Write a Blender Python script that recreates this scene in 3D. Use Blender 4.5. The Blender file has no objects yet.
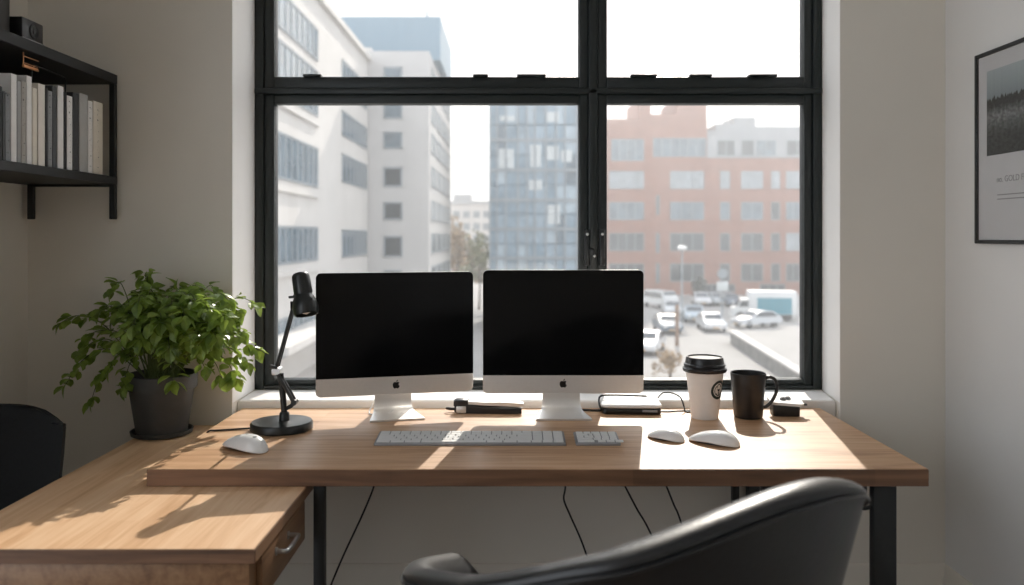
import bpy, bmesh, math, random
from mathutils import Vector, Matrix, noise
random.seed(7)
PI = math.pi
S = bpy.context.scene
COL = S.collection

# ------------------------------------------------------------------ camera, sky, sun, exposure
F = 824.0                      # focal length in pixels of the 1024 x 585 frame
CX, CY, CH = 512.0, 235.0, 1.35  # vanishing point of the room's long axis; eye height
cam = bpy.data.cameras.new('camera')
cam.sensor_width = 36.0
cam.lens = F / 1024 * 36
cam.shift_y = (CY - 292.5) / 1024
cam.clip_end = 1000
cam.dof.use_dof = True
cam.dof.focus_distance = 2.55
cam.dof.aperture_fstop = 2.4
camo = bpy.data.objects.new('camera', cam); COL.objects.link(camo)
camo.location = (0, 0, CH); camo.rotation_euler = (PI / 2, 0, 0)
S.camera = camo

S.view_settings.view_transform = 'Standard'
S.view_settings.look = 'None'
S.view_settings.gamma = 1
S.view_settings.use_curve_mapping = False
S.view_settings.exposure = 0.70

W = bpy.data.worlds.new('sky'); S.world = W; W.use_nodes = True
nt = W.node_tree; nt.nodes.clear()
n_out = nt.nodes.new('ShaderNodeOutputWorld'); n_bg = nt.nodes.new('ShaderNodeBackground')
n_tc = nt.nodes.new('ShaderNodeTexCoord'); n_sep = nt.nodes.new('ShaderNodeSeparateXYZ'); n_ramp = nt.nodes.new('ShaderNodeValToRGB')
nt.links.new(n_tc.outputs['Generated'], n_sep.inputs[0]); nt.links.new(n_sep.outputs['Z'], n_ramp.inputs[0])
n_ramp.color_ramp.elements[0].color = (1.0, 0.985, 0.965, 1); n_ramp.color_ramp.elements[0].position = 0.25
n_ramp.color_ramp.elements[1].color = (0.72, 0.84, 1.0, 1); n_ramp.color_ramp.elements[1].position = 0.9
n_side = nt.nodes.new('ShaderNodeMapRange'); n_side.inputs[1].default_value = -0.3; n_side.inputs[2].default_value = 0.6   # warm towards the sun, cool away from it
nt.links.new(n_sep.outputs['Y'], n_side.inputs[0])
n_mix = nt.nodes.new('ShaderNodeMix'); n_mix.data_type = 'RGBA'; n_mix.inputs[6].default_value = (1.0, 1.055, 1.13, 1)
nt.links.new(n_side.outputs[0], n_mix.inputs[0]); nt.links.new(n_ramp.outputs[0], n_mix.inputs[7])
nt.links.new(n_mix.outputs[2], n_bg.inputs[0]); n_bg.inputs[1].default_value = 1.15
nt.links.new(n_bg.outputs[0], n_out.inputs[0])

SUN_AZ, SUN_EL = math.radians(10), math.radians(34)
sd = bpy.data.lights.new('sun', 'SUN'); sd.energy = 3.7; sd.angle = math.radians(0.6); sd.color = (1.0, 0.93, 0.83)
so = bpy.data.objects.new('sun', sd); COL.objects.link(so); so.location = (10, 40, 30)
so.rotation_euler = Vector((math.sin(SUN_AZ) * math.cos(SUN_EL), math.cos(SUN_AZ) * math.cos(SUN_EL), math.sin(SUN_EL))).to_track_quat('Z', 'Y').to_euler()

S.cycles.use_denoising = True
S.cycles.max_bounces = 10
S.cycles.diffuse_bounces = 6
S.cycles.transparent_max_bounces = 16
S.cycles.sample_clamp_indirect = 6

# ------------------------------------------------------------------ helpers
def at(x, y, d):
    """The point at distance d in front of the eye that the photograph shows at pixel x, y."""
    return Vector(((x - CX) / F * d, d, CH - (y - CY) / F * d))

MATS = {}
def mat(name, color, rough=0.5, metal=0.0, spec=0.5, var=0.0, scale=20.0, bump=0.0, coat=0.0, sheen=0.0, stretch=None):
    if name in MATS: return MATS[name]
    m = bpy.data.materials.new(name); m.use_nodes = True; t = m.node_tree
    p = t.nodes['Principled BSDF']
    p.inputs['Roughness'].default_value = rough; p.inputs['Metallic'].default_value = metal
    p.inputs['Specular IOR Level'].default_value = spec; p.inputs['Coat Weight'].default_value = coat
    tc = t.nodes.new('ShaderNodeTexCoord'); mp = t.nodes.new('ShaderNodeMapping')
    t.links.new(tc.outputs['Object'], mp.inputs[0])
    if stretch: mp.inputs['Scale'].default_value = stretch
    nz = t.nodes.new('ShaderNodeTexNoise'); nz.inputs['Scale'].default_value = scale; nz.inputs['Detail'].default_value = 4
    t.links.new(mp.outputs[0], nz.inputs[0])
    r = t.nodes.new('ShaderNodeValToRGB')
    r.color_ramp.elements[0].position = 0.3; r.color_ramp.elements[1].position = 0.7
    r.color_ramp.elements[0].color = tuple(c * (1 - var) for c in color) + (1,)
    r.color_ramp.elements[1].color = tuple(min(1, c * (1 + var)) for c in color) + (1,)
    t.links.new(nz.outputs['Fac'], r.inputs[0]); t.links.new(r.outputs[0], p.inputs['Base Color'])
    if bump:
        b = t.nodes.new('ShaderNodeBump'); b.inputs['Strength'].default_value = bump; b.inputs['Distance'].default_value = 0.002
        t.links.new(nz.outputs['Fac'], b.inputs['Height']); t.links.new(b.outputs[0], p.inputs['Normal'])
    MATS[name] = m
    return m

def wood(name, c_dark, c_mid, c_light, axis='X', rough=0.3, staves=0.07):
    """Oiled wood: glued staves, fine grain along one axis."""
    m = bpy.data.materials.new(name); m.use_nodes = True; t = m.node_tree; N = t.nodes.new; L = t.links.new
    p = t.nodes['Principled BSDF']; p.inputs['Roughness'].default_value = rough; p.inputs['Specular IOR Level'].default_value = .5
    tc = N('ShaderNodeTexCoord'); mp = N('ShaderNodeMapping'); L(tc.outputs['Object'], mp.inputs[0])
    if axis == 'Y': mp.inputs['Rotation'].default_value = (0, 0, PI / 2)
    br = N('ShaderNodeTexBrick'); br.inputs['Scale'].default_value = 1.0; br.inputs['Brick Width'].default_value = 0.62
    br.inputs['Row Height'].default_value = staves; br.inputs['Mortar Size'].default_value = 0.0006
    br.inputs['Color1'].default_value = (0, 0, 0, 1); br.inputs['Color2'].default_value = (1, 1, 1, 1); br.inputs['Mortar'].default_value = (0.35, 0.35, 0.35, 1)
    L(mp.outputs[0], br.inputs[0])
    m2 = N('ShaderNodeMapping'); L(mp.outputs[0], m2.inputs[0]); m2.inputs['Scale'].default_value = (2.2, 26, 26)
    n1 = N('ShaderNodeTexNoise'); n1.inputs['Scale'].default_value = 1.3; n1.inputs['Detail'].default_value = 6; n1.inputs['Distortion'].default_value = 0.8
    L(m2.outputs[0], n1.inputs[0])
    m3 = N('ShaderNodeMapping'); L(mp.outputs[0], m3.inputs[0]); m3.inputs['Scale'].default_value = (6, 160, 160)
    n2 = N('ShaderNodeTexNoise'); n2.inputs['Scale'].default_value = 1.0; n2.inputs['Detail'].default_value = 3; L(m3.outputs[0], n2.inputs[0])
    a = N('ShaderNodeMath'); a.operation = 'MULTIPLY_ADD'; L(br.outputs['Color'], a.inputs[0]); a.inputs[1].default_value = 0.16; L(n1.outputs['Fac'], a.inputs[2])
    b = N('ShaderNodeMath'); b.operation = 'MULTIPLY_ADD'; L(n2.outputs['Fac'], b.inputs[0]); b.inputs[1].default_value = 0.25; L(a.outputs[0], b.inputs[2])
    r = N('ShaderNodeValToRGB'); L(b.outputs[0], r.inputs[0])
    e = r.color_ramp.elements; e[0].position = 0.42; e[0].color = c_dark + (1,); e[1].position = 0.95; e[1].color = c_light + (1,)
    k = e.new(0.68); k.color = c_mid + (1,)
    L(r.outputs[0], p.inputs['Base Color'])
    bp = N('ShaderNodeBump'); bp.inputs['Strength'].default_value = 0.05; bp.inputs['Distance'].default_value = 0.001
    L(n2.outputs['Fac'], bp.inputs['Height']); L(bp.outputs[0], p.inputs['Normal'])
    return m

def glass_mat(name, tint=(1, 1, 1), refl=1.0):
    m = bpy.data.materials.new(name); m.use_nodes = True; t = m.node_tree; t.nodes.clear()
    o = t.nodes.new('ShaderNodeOutputMaterial'); mx = t.nodes.new('ShaderNodeMixShader')
    tr = t.nodes.new('ShaderNodeBsdfTransparent'); tr.inputs[0].default_value = tint + (1,)
    gl = t.nodes.new('ShaderNodeBsdfGlossy'); gl.inputs['Roughness'].default_value = 0.02
    fr = t.nodes.new('ShaderNodeFresnel'); fr.inputs[0].default_value = 1.45
    ml = t.nodes.new('ShaderNodeMath'); ml.operation = 'MULTIPLY'; t.links.new(fr.outputs[0], ml.inputs[0])
    ge = t.nodes.new('ShaderNodeNewGeometry'); fb = t.nodes.new('ShaderNodeMath'); fb.operation = 'MULTIPLY_ADD'   # only the outer face of a pane reflects
    fb.inputs[1].default_value = -refl; fb.inputs[2].default_value = refl; t.links.new(ge.outputs['Backfacing'], fb.inputs[0]); t.links.new(fb.outputs[0], ml.inputs[1])
    t.links.new(ml.outputs[0], mx.inputs[0]); t.links.new(tr.outputs[0], mx.inputs[1]); t.links.new(gl.outputs[0], mx.inputs[2])
    t.links.new(mx.outputs[0], o.inputs[0])
    return m

class MB:
    """Collects shapes into one mesh."""
    def __init__(s): s.b = bmesh.new()
    def _merge(s, o):
        me = bpy.data.meshes.new('t'); o.to_mesh(me); o.free(); s.b.from_mesh(me); bpy.data.meshes.remove(me)
        return s
    def box(s, x0, y0, z0, x1, y1, z1, bev=0.0, seg=2, M=None):
        o = bmesh.new(); bmesh.ops.create_cube(o, size=1)
        bmesh.ops.scale(o, vec=(abs(x1 - x0), abs(y1 - y0), abs(z1 - z0)), verts=o.verts)
        bmesh.ops.translate(o, vec=((x0 + x1) / 2, (y0 + y1) / 2, (z0 + z1) / 2), verts=o.verts)
        if bev: bmesh.ops.bevel(o, geom=o.edges[:], offset=bev, segments=seg, affect='EDGES', profile=0.5)
        if M: bmesh.ops.transform(o, matrix=M, verts=o.verts)
        return s._merge(o)
    def rings(s, rs, closed=True, cap0=True, cap1=True):
        """Skin a list of vertex rings."""
        vs = [[s.b.verts.new(p) for p in r] for r in rs]
        n = len(vs[0])
        for a, b in zip(vs, vs[1:]):
            for i in range(n if closed else n - 1):
                j = (i + 1) % n
                try: s.b.faces.new((a[i], a[j], b[j], b[i]))
                except ValueError: pass
        if closed and cap0: s.b.faces.new(list(reversed(vs[0])))
        if closed and cap1: s.b.faces.new(vs[-1])
        return s
    def lathe(s, prof, c=(0, 0, 0), n=40, axis=None, cap0=True, cap1=True):
        M = Matrix.Translation(c)
        if axis is not None: M = M @ Vector(axis).to_track_quat('Z', 'Y').to_matrix().to_4x4()
        return s.rings([[M @ Vector((r * math.cos(2 * PI * i / n), r * math.sin(2 * PI * i / n), z)) for i in range(n)] for r, z in prof], cap0=cap0, cap1=cap1)
    def cyl(s, p0, p1, r0, r1=None, n=16):
        p0, p1 = Vector(p0), Vector(p1)
        return s.lathe([(r0, 0), (r0 if r1 is None else r1, (p1 - p0).length)], p0, n, p1 - p0)
    def tube(s, pts, r, n=8, r1=None):
        pts = [Vector(p) for p in pts]; up = Vector((0.13, 0.27, 0.95)); rs = []
        for i, p in enumerate(pts):
            t = (pts[min(i + 1, len(pts) - 1)] - pts[max(i - 1, 0)]).normalized()
            a = t.cross(up)
            if a.length < 1e-3: a = t.cross(Vector((1, 0, 0)))
            a.normalize(); b = t.cross(a).normalized()
            k = r if r1 is None else r + (r1 - r) * i / (len(pts) - 1)
            rs.append([p + a * k * math.cos(2 * PI * j / n) + b * k * math.sin(2 * PI * j / n) for j in range(n)])
        return s.rings(rs)
    def prism(s, pts, d, M=None):
        """Outline (x, z) extruded from y = 0 to y = d."""
        M = M or Matrix.Identity(4)
        a = [s.b.verts.new(M @ Vector((x, 0, z))) for x, z in pts]; b = [s.b.verts.new(M @ Vector((x, d, z))) for x, z in pts]
        n = len(pts)
        s.b.faces.new(a); s.b.faces.new(list(reversed(b)))
        for i in range(n): s.b.faces.new((a[i], b[i], b[(i + 1) % n], a[(i + 1) % n]))
        return s
    def quad(s, *p): s.b.faces.new([s.b.verts.new(q) for q in p]); return s
    def build(s, name, m, parent=None, smooth=40, fix=True):
        if fix: bmesh.ops.recalc_face_normals(s.b, faces=s.b.faces[:])
        me = bpy.data.meshes.new(name); s.b.to_mesh(me); s.b.free()
        for x in (m if isinstance(m, (list, tuple)) else [m]): me.materials.append(x)
        if smooth:
            for f in me.polygons: f.use_smooth = True
            me.set_sharp_from_angle(angle=math.radians(smooth))
        o = bpy.data.objects.new(name, me); COL.objects.link(o)
        if parent: o.parent = parent
        return o

def tag(o, label=None, cat=None, group=None, kind=None):
    for k, v in (('label', label), ('category', cat), ('group', group), ('kind', kind)):
        if v: o[k] = v
    return o
def thing(name, label, cat, loc=(0, 0, 0), rz=0, group=None):
    o = bpy.data.objects.new(name, None); COL.objects.link(o); o.empty_display_size = 0.05
    o.location = loc; o.rotation_euler = (0, 0, rz)
    return tag(o, label, cat, group)
def struct(name, mb, m, parent=None, smooth=30):
    o = mb.build(name, m, parent, smooth)
    if parent is None: o['kind'] = 'structure'
    return o
def copy_tree(o, parent=None):
    c = o.copy(); COL.objects.link(c)
    if parent: c.parent = parent
    for ch in list(o.children): copy_tree(ch, c)
    return c
def spline(P, n):
    """Catmull-Rom through points P, n steps a span."""
    P = [Vector(p) for p in P]; out = []
    for i in range(len(P) - 1):
        a, b, c, d = P[max(i - 1, 0)], P[i], P[i + 1], P[min(i + 2, len(P) - 1)]
        for k in range(n):
            t = k / n
            out.append(0.5 * ((2 * b) + (c - a) * t + (2 * a - 5 * b + 4 * c - d) * t * t + (3 * b - a - 3 * c + d) * t ** 3))
    return out + [P[-1]]
def rrect(w, h, r, n=6, cx=0, cz=0):
    o = []
    for qx, qz, a0 in ((1, 1, 0), (-1, 1, 90), (-1, -1, 180), (1, -1, 270)):
        for k in range(n + 1):
            a = math.radians(a0 + 90 * k / n)
            o.append((cx + qx * (w / 2 - r) + r * math.cos(a), cz + qz * (h / 2 - r) + r * math.sin(a)))
    return o

# ------------------------------------------------------------------ materials
M_wall = mat('wall_paint', (0.745, 0.705, 0.63), 0.85, var=0.02, scale=3, bump=0.03)
M_white = mat('white_gloss_paint', (0.82, 0.80, 0.77), 0.5, var=0.02, scale=6)
M_ceil = mat('ceiling_paint', (0.75, 0.74, 0.72), 0.9, var=0.02, scale=3)
M_floor = wood('floor_oak', (0.10, 0.07, 0.05), (0.16, 0.11, 0.075), (0.22, 0.16, 0.11), 'Y', 0.45, 0.14)
M_wframe = mat('window_frame_paint', (0.011, 0.016, 0.016), 0.42, var=0.1, scale=30)
M_glass = glass_mat('window_glass', (0.985, 0.985, 0.985), 0.7)
M_pglass = glass_mat('picture_glass', (1, 1, 1), 0.9)
M_desk = wood('desk_oak', (0.36, 0.185, 0.088), (0.54, 0.32, 0.175), (0.64, 0.43, 0.26), 'X', 0.42)
M_return = wood('return_oak', (0.50, 0.28, 0.135), (0.65, 0.41, 0.235), (0.74, 0.51, 0.32), 'Y', 0.48)
M_edge = wood('edge_shade_oak', (0.09, 0.045, 0.025), (0.17, 0.085, 0.045), (0.25, 0.13, 0.07), 'X', 0.45, 0.5)  # redder oak, with the front edges' shade put into the colour
M_edge_y = wood('edge_shade_oak_side', (0.16, 0.08, 0.04), (0.26, 0.14, 0.075), (0.34, 0.20, 0.11), 'Y', 0.45, 0.5)  # side strip: same redder oak, milder shade painted into it
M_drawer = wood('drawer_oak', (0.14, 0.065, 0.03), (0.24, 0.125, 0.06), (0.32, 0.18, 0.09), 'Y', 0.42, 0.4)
M_blackmetal = mat('black_powder_coat', (0.012, 0.014, 0.015), 0.45, var=0.15, scale=60)
M_shelf = mat('shelf_black', (0.008, 0.010, 0.011), 0.6, var=0.2, scale=30)
M_chrome = mat('brushed_steel', (0.55, 0.55, 0.54), 0.28, metal=1.0, var=0.05, scale=80)
M_alu = mat('aluminium', (0.80, 0.79, 0.77), 0.42, metal=0.85, var=0.015, scale=90)
M_screen = mat('screen_glass', (0.003, 0.0032, 0.0036), 0.12, spec=0.25, var=0.0)
M_logo = mat('logo_black', (0.006, 0.006, 0.006), 0.3)
M_keybed = mat('keyboard_bed', (0.30, 0.30, 0.31), 0.45, metal=0.3, var=0.03, scale=60)
M_key = mat('white_keys', (0.74, 0.74, 0.73), 0.5, var=0.02, scale=40)
M_mouse = mat('white_plastic', (0.80, 0.80, 0.79), 0.22, var=0.01, scale=40, coat=0.3)
M_darkplast = mat('dark_plastic', (0.012, 0.012, 0.013), 0.35, var=0.1, scale=60)
M_greyplast = mat('grey_plastic', (0.25, 0.25, 0.25), 0.4)
M_leather = mat('black_leather', (0.008, 0.009, 0.010), 0.36, var=0.2, scale=120, bump=0.2, spec=0.6)
_p = M_leather.node_tree.nodes['Principled BSDF']; _p.inputs['Sheen Weight'].default_value = 0.12; _p.inputs['Sheen Roughness'].default_value = 0.35
M_leather_dull = mat('dull_black_leather', (0.008, 0.009, 0.010), 0.6, var=0.2, scale=120, bump=0.2, spec=0.25)
M_lamp = mat('lamp_black', (0.012, 0.014, 0.014), 0.33, var=0.1, scale=60)
M_pot = mat('pot_plastic', (0.055, 0.055, 0.052), 0.5, var=0.1, scale=30)
M_soil = mat('soil', (0.03, 0.02, 0.014), 0.95, var=0.5, scale=80, bump=1.0)
M_stem = mat('stem_green', (0.10, 0.13, 0.035), 0.6, var=0.3, scale=30)
M_cup = mat('paper_cup', (0.78, 0.73, 0.68), 0.6, var=0.02, scale=50)
M_lid = mat('cup_lid', (0.010, 0.010, 0.011), 0.3, var=0.1)
M_emblem = mat('emblem_ink', (0.010, 0.022, 0.018), 0.5)
M_mug = mat('mug_glaze', (0.014, 0.013, 0.013), 0.35, var=0.2, scale=40, spec=0.6)
M_coffee = mat('coffee', (0.012, 0.006, 0.003), 0.1)
M_copper = mat('copper', (0.55, 0.26, 0.12), 0.35, metal=0.8, var=0.1)
M_matboard = mat('picture_mat', (0.55, 0.55, 0.55), 0.8, var=0.02)
M_ink = mat('caption_ink', (0.27, 0.27, 0.27), 0.8)
M_cable = mat('black_cable', (0.012, 0.012, 0.012), 0.5)
M_page = mat('paper_pages', (0.66, 0.62, 0.55), 0.85, var=0.06, scale=200, stretch=(60, 60, 1))

def leaf_material():
    m = bpy.data.materials.new('leaf_green'); m.use_nodes = True; t = m.node_tree; N = t.nodes.new; L = t.links.new
    p = t.nodes['Principled BSDF']; p.inputs['Roughness'].default_value = 0.30; o = t.nodes['Material Output']
    tc = N('ShaderNodeTexCoord'); nz = N('ShaderNodeTexNoise'); nz.inputs['Scale'].default_value = 28; L(tc.outputs['Object'], nz.inputs[0])
    r = N('ShaderNodeValToRGB'); e = r.color_ramp.elements; e[0].position = 0.32; e[0].color = (0.07, 0.13, 0.022, 1); e[1].position = 0.7; e[1].color = (0.30, 0.42, 0.085, 1)
    L(nz.outputs['Fac'], r.inputs[0]); L(r.outputs[0], p.inputs['Base Color'])
    tr = N('ShaderNodeBsdfTranslucent'); r2 = N('ShaderNodeValToRGB'); e = r2.color_ramp.elements
    e[0].color = (0.22, 0.36, 0.04, 1); e[1].color = (0.48, 0.60, 0.12, 1); L(nz.outputs['Fac'], r2.inputs[0]); L(r2.outputs[0], tr.inputs[0])
    mx = N('ShaderNodeMixShader'); mx.inputs[0].default_value = 0.38; L(p.outputs[0], mx.inputs[1]); L(tr.outputs[0], mx.inputs[2]); L(mx.outputs[0], o.inputs[0])
    return m
M_leaf = leaf_material()

# ------------------------------------------------------------------ the room
XL, XR = -1.652, 1.478          # side walls
YB, YF = 2.81, -2.6             # window wall, wall behind the viewer
ZC = 2.75
RX0, RX1, RXW = -0.955, 1.120, 1.150        # window reveal
WZ0, WZ1 = 0.704, 2.52
YW = 3.05                       # front of the window frame
struct('floor', MB().box(XL - .2, YF - .2, -.15, XR + .2, YB + .32, 0), M_floor)
struct('ceiling', MB().box(XL - .2, YF - .2, ZC, XR + .2, YB + .32, ZC + .15), M_ceil)
b = MB()
b.box(XL - .2, YB, 0, RX0, YB + .32, ZC); b.rings([[Vector((x, y, z)) for x, y in ((RX1, YB), (XR + .2, YB), (XR + .2, YB + .32), (RXW, YB + .32), (RXW, YW))] for z in (0, ZC)])

for z0, z1 in ((0, WZ0), (WZ1, ZC)): b.rings([[Vector((x, y, z)) for x, y in ((RX0, YB), (RX1, YB), (RXW, YW), (RXW, YB + .32), (RX0, YB + .32))] for z in (z0, z1)])
struct('wall_back', b, M_wall)
SW0, SW1, SZ0, SZ1 = -2.5, 1.5, 0.25, 2.62   # unseen side window added for fill, behind the viewer's left shoulder
b = MB()
b.box(XL - .2, YF, 0, XL, SW0, ZC); b.box(XL - .2, SW1, 0, XL, YB, ZC)
b.box(XL - .2, SW0, 0, XL, SW1, SZ0); b.box(XL - .2, SW0, SZ1, XL, SW1, ZC)
struct('wall_left', b, M_wall)
struct('wall_right', MB().box(XR, YF, 0, XR + .2, YB, ZC), mat('wall_paint_cool', (0.755, 0.75, 0.73), 0.85, var=0.02, scale=3, bump=0.03))
struct('wall_rear', MB().box(XL - .2, YF - .2, 0, XR + .2, YF, ZC), M_wall)
def skirting(x0, y0, x1, y1, nx, ny):
    prof = [(0, 0), (.016, 0), (.016, .185), (.012, .200), (.012, .215), (.005, .23), (0, .23)]
    m = MB(); m.rings([[Vector((px + nx * t, py + ny * t, z)) for t, z in prof] for px, py in ((x0, y0), (x1, y1))]); return m
struct('baseboard_back', skirting(XL, YB, XR, YB, 0, -1), M_wall)
struct('baseboard_right', skirting(XR, YF, XR, YB - .016, -1, 0), M_wall)
struct('baseboard_left', skirting(XL, YF, XL, YB - .016, 1, 0), M_wall)

M_reveal = mat('reveal_paint', (0.90, 0.885, 0.86), 0.6, var=0.015, scale=5)
b = MB(); b.box(RX0, YB + .001, .777, RX0 + .0015, YW + .01, WZ1); b.rings([[Vector((x, y, z)) for x, y in ((RX1, YB + .001), (RXW, YW), (RXW - .0015, YW), (RX1 - .0015, YB + .001))] for z in (.777, WZ1)]); b.box(RX0, YB + .001, WZ1 - .0015, RX1, YW, WZ1)
struct('trim_2', b, M_reveal)
# window sill: rounded nose, set inside the reveal
b = MB(); b.rings([[Vector((x, y, z)) for x, y in ((RX0 + .002 + i, 2.862 + i), (RX1 + .004 - i, 2.862 + i), (RXW - .004, YW), (RXW - .004, 3.13), (RX0 + .002, 3.13))] for z, i in ((.7045, .0), (.745, .0), (.751, 0), (.766, 0), (.772, .002), (.776, .007))])
struct('trim_1', b, M_white)

# main window: fixed frame, four sashes each with its pane, catches
wn = bpy.data.objects.new('window_1', None); COL.objects.link(wn); wn['kind'] = 'structure'
X0, X1, Z0, Z1 = -.9535, 1.1485, .777, 2.518
MX0, MX1, TZ0, TZ1 = .248, .353, 1.838, 1.938
xi0, xi1 = -.882, 1.084       # clear glass edges
def frame_bars(mb, x0, z0, x1, z1, w, y0, y1, bev=.004):
    wl, wr, wb, wt = w
    mb.box(x0, y0, z0, x0 + wl, y1, z1, bev); mb.box(x1 - wr, y0, z0, x1, y1, z1, bev)
    mb.box(x0 + wl - .001, y0, z0, x1 - wr + .001, y1, z0 + wb, bev); mb.box(x0 + wl - .001, y0, z1 - wt, x1 - wr + .001, y1, z1, bev)
b = MB(); frame_bars(b, X0, Z0, X1, Z1, (.034, .034, .016, .034), YW, YW + .075)
b.box(.283, YW - .004, Z0, .317, YW + .075, Z1, .004); b.box(X0, YW - .004, 1.872, X1, YW + .075, 1.894, .004)
b.build('frame', M_wframe, wn)
for gx0, gx1, ox0, ox1 in ((xi0, MX0, X0 + .034, .283), (MX1, xi1, .317, X1 - .034)):
    for gz0, gz1, oz0, oz1 in ((.813, TZ0, Z0 + .016, 1.872), (TZ1, Z1 - .08, 1.894, Z1 - .034)):
        b = MB(); frame_bars(b, ox0, oz0, ox1, oz1, (gx0 - ox0, ox1 - gx1, gz0 - oz0, oz1 - gz1), YW + .008, YW + .062, .005)
        frame_bars(b, gx0 - .010, gz0 - .010, gx1 + .010, gz1 + .010, (.011, .011, .011, .011), YW + .022, YW + .05, .002)
        sash = b.build('sash', M_wframe, wn)
        MB().box(gx0 - .002, YW + .034, gz0 - .002, gx1 + .002, YW + .040, gz1 + .002).build('pane', M_glass, sash, 0)
for px0, px1 in ((303, 321), (473, 488), (517, 546), (631, 657), (690, 712), (749, 777)):
    p0, p1 = at(px0, 77, YW), at(px1, 74, YW)
    MB().box(p0.x, YW - .006, TZ1 - .002, p1.x, YW + .03, TZ1 + .007, .002).build('catch', M_wframe, wn)
b = MB()
for lx in (587, 602):
    p = at(lx, 235, YW); b.box(p.x - .010, YW - .012, 1.235, p.x + .010, YW + .010, 1.37, .004)
    b.cyl((p.x, YW - .012, 1.353), (p.x, YW - .02, 1.353), .006); b.cyl((p.x, YW - .012, 1.262), (p.x, YW - .02, 1.262), .006)
b.box(.285, YW - .03, 1.275, .303, YW - .004, 1.30, .004)
b.build('latch', M_blackmetal, wn)
b = MB()
for lx, lz in ((587, 1.353), (602, 1.353), (594, 1.273)):
    p = at(lx, 235, YW); b.lathe([(.0055, 0), (.005, .002), (.002, .003)], (p.x, YW - .0195, lz), 12, (0, -1, 0))
b.build('screw', M_chrome, wn)
# side window behind the viewer, out of view, added for fill light
w2 = bpy.data.objects.new('fill_window', None); COL.objects.link(w2); w2['kind'] = 'structure'
b = MB()
for y0, y1, z0, z1 in ((SW0, SW0 + .06, SZ0, SZ1), (SW1 - .06, SW1, SZ0, SZ1), (SW0, SW1, SZ0, SZ0 + .06), (SW0, SW1, SZ1 - .06, SZ1), (-.53, -.47, SZ0, SZ1)):
    b.box(XL - .15, y0, z0, XL - .09, y1, z1, .004)
b.build('frame', M_wframe, w2)
MB().box(XL - .125, SW0 + .05, SZ0 + .05, XL - .119, SW1 - .05, SZ1 - .05).build('pane', M_glass, w2, 0)

# ------------------------------------------------------------------ desks
DZ, RZ_ = .75, .705
DX0, DX1, DY0, DY1 = -.936, 1.068, 2.11, 2.858
desk = thing('desk', 'long oak desk with slim black metal legs under the window', 'desk', (0, 0, 0))
tt = MB().box(DX0, DY0 + .002, .706, DX1, DY1, DZ, .0015, 1).build('tabletop', M_desk, desk)
tag(MB().box(DX0, DY0, .706, DX1, DY0 + .004, DZ - .0012, .0012, 1).build('shaded_edge_band', M_edge, tt), 'redder oak edge strip along the front, shade in its colour')
for x0, x1, y0, y1 in ((-.514, -.486, 2.13, 2.16), (.94, 1.0, 2.14, 2.17), (.785, .825, 2.74, 2.77)):
    MB().box(x0, y0, 0, x1, y1, .706, .003).build('leg', M_blackmetal, desk)
MB().box(.735, 2.74, .30, .757, 2.77, .706, .003).build('support_post', M_blackmetal, desk)
MB().box(.667, 2.19, .662, .945, 2.22, .706, .003).build('crossbar', M_blackmetal, desk)
b = MB(); b.tube(spline([(.94, 2.155, .64), (.92, 2.155, .635), (.905, 2.15, .65), (.90, 2.15, .665)], 5), .005); b.build('cable_hook', M_blackmetal, desk)

RX0_, RX1_, RY0, RY1 = -1.20, -.527, 1.69, 2.795
ret = thing('side_desk', 'lower oak side desk with a drawer, tucked under the long desk', 'desk', (0, 0, 0))
tt = MB().box(RX0_, RY0 + .002, RZ_ - .030, RX1_ - .002, RY1, RZ_, .0015, 1).build('tabletop', M_return, ret)
tag(MB().box(RX0_, RY0, RZ_ - .030, RX1_, RY0 + .004, RZ_ - .0012, .0012, 1).build('shaded_edge_band', M_edge, tt), 'redder oak edge strip along the front, shade in its colour')
tag(MB().box(RX1_ - .004, RY0 + .004, RZ_ - .030, RX1_, RY1, RZ_ - .0012, .0012, 1).build('shaded_edge_band', M_edge_y, tt), 'redder oak edge strip along the side, shade in its colour')
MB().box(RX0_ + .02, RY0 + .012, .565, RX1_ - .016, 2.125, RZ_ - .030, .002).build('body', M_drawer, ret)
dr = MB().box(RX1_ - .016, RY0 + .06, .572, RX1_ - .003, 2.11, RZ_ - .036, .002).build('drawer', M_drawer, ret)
b = MB()
hy0, hy1, hz = 1.85, 1.95, .640
b.tube(spline([(RX1_ - .004, hy0, hz), (RX1_ + .018, hy0, hz), (RX1_ + .023, hy0 + .012, hz), (RX1_ + .023, hy1 - .012, hz), (RX1_ + .018, hy1, hz), (RX1_ - .004, hy1, hz)], 4), .0055, 10)
for hy in (hy0, hy1): b.lathe([(.009, 0), (.009, .003), (.006, .005)], (RX1_ - .004, hy, hz), 14, (1, 0, 0))
b.build('handle', M_chrome, dr)
for x, y in ((RX0_ + .05, RY0 + .05), (RX1_ - .07, RY0 + .05), (RX0_ + .05, RY1 - .06)):
    top = .566 if y < 2.1 else RZ_ - .029
    MB().box(x - .015, y - .015, 0, x + .015, y + .015, top, .003).build('leg', M_blackmetal, ret)

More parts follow.
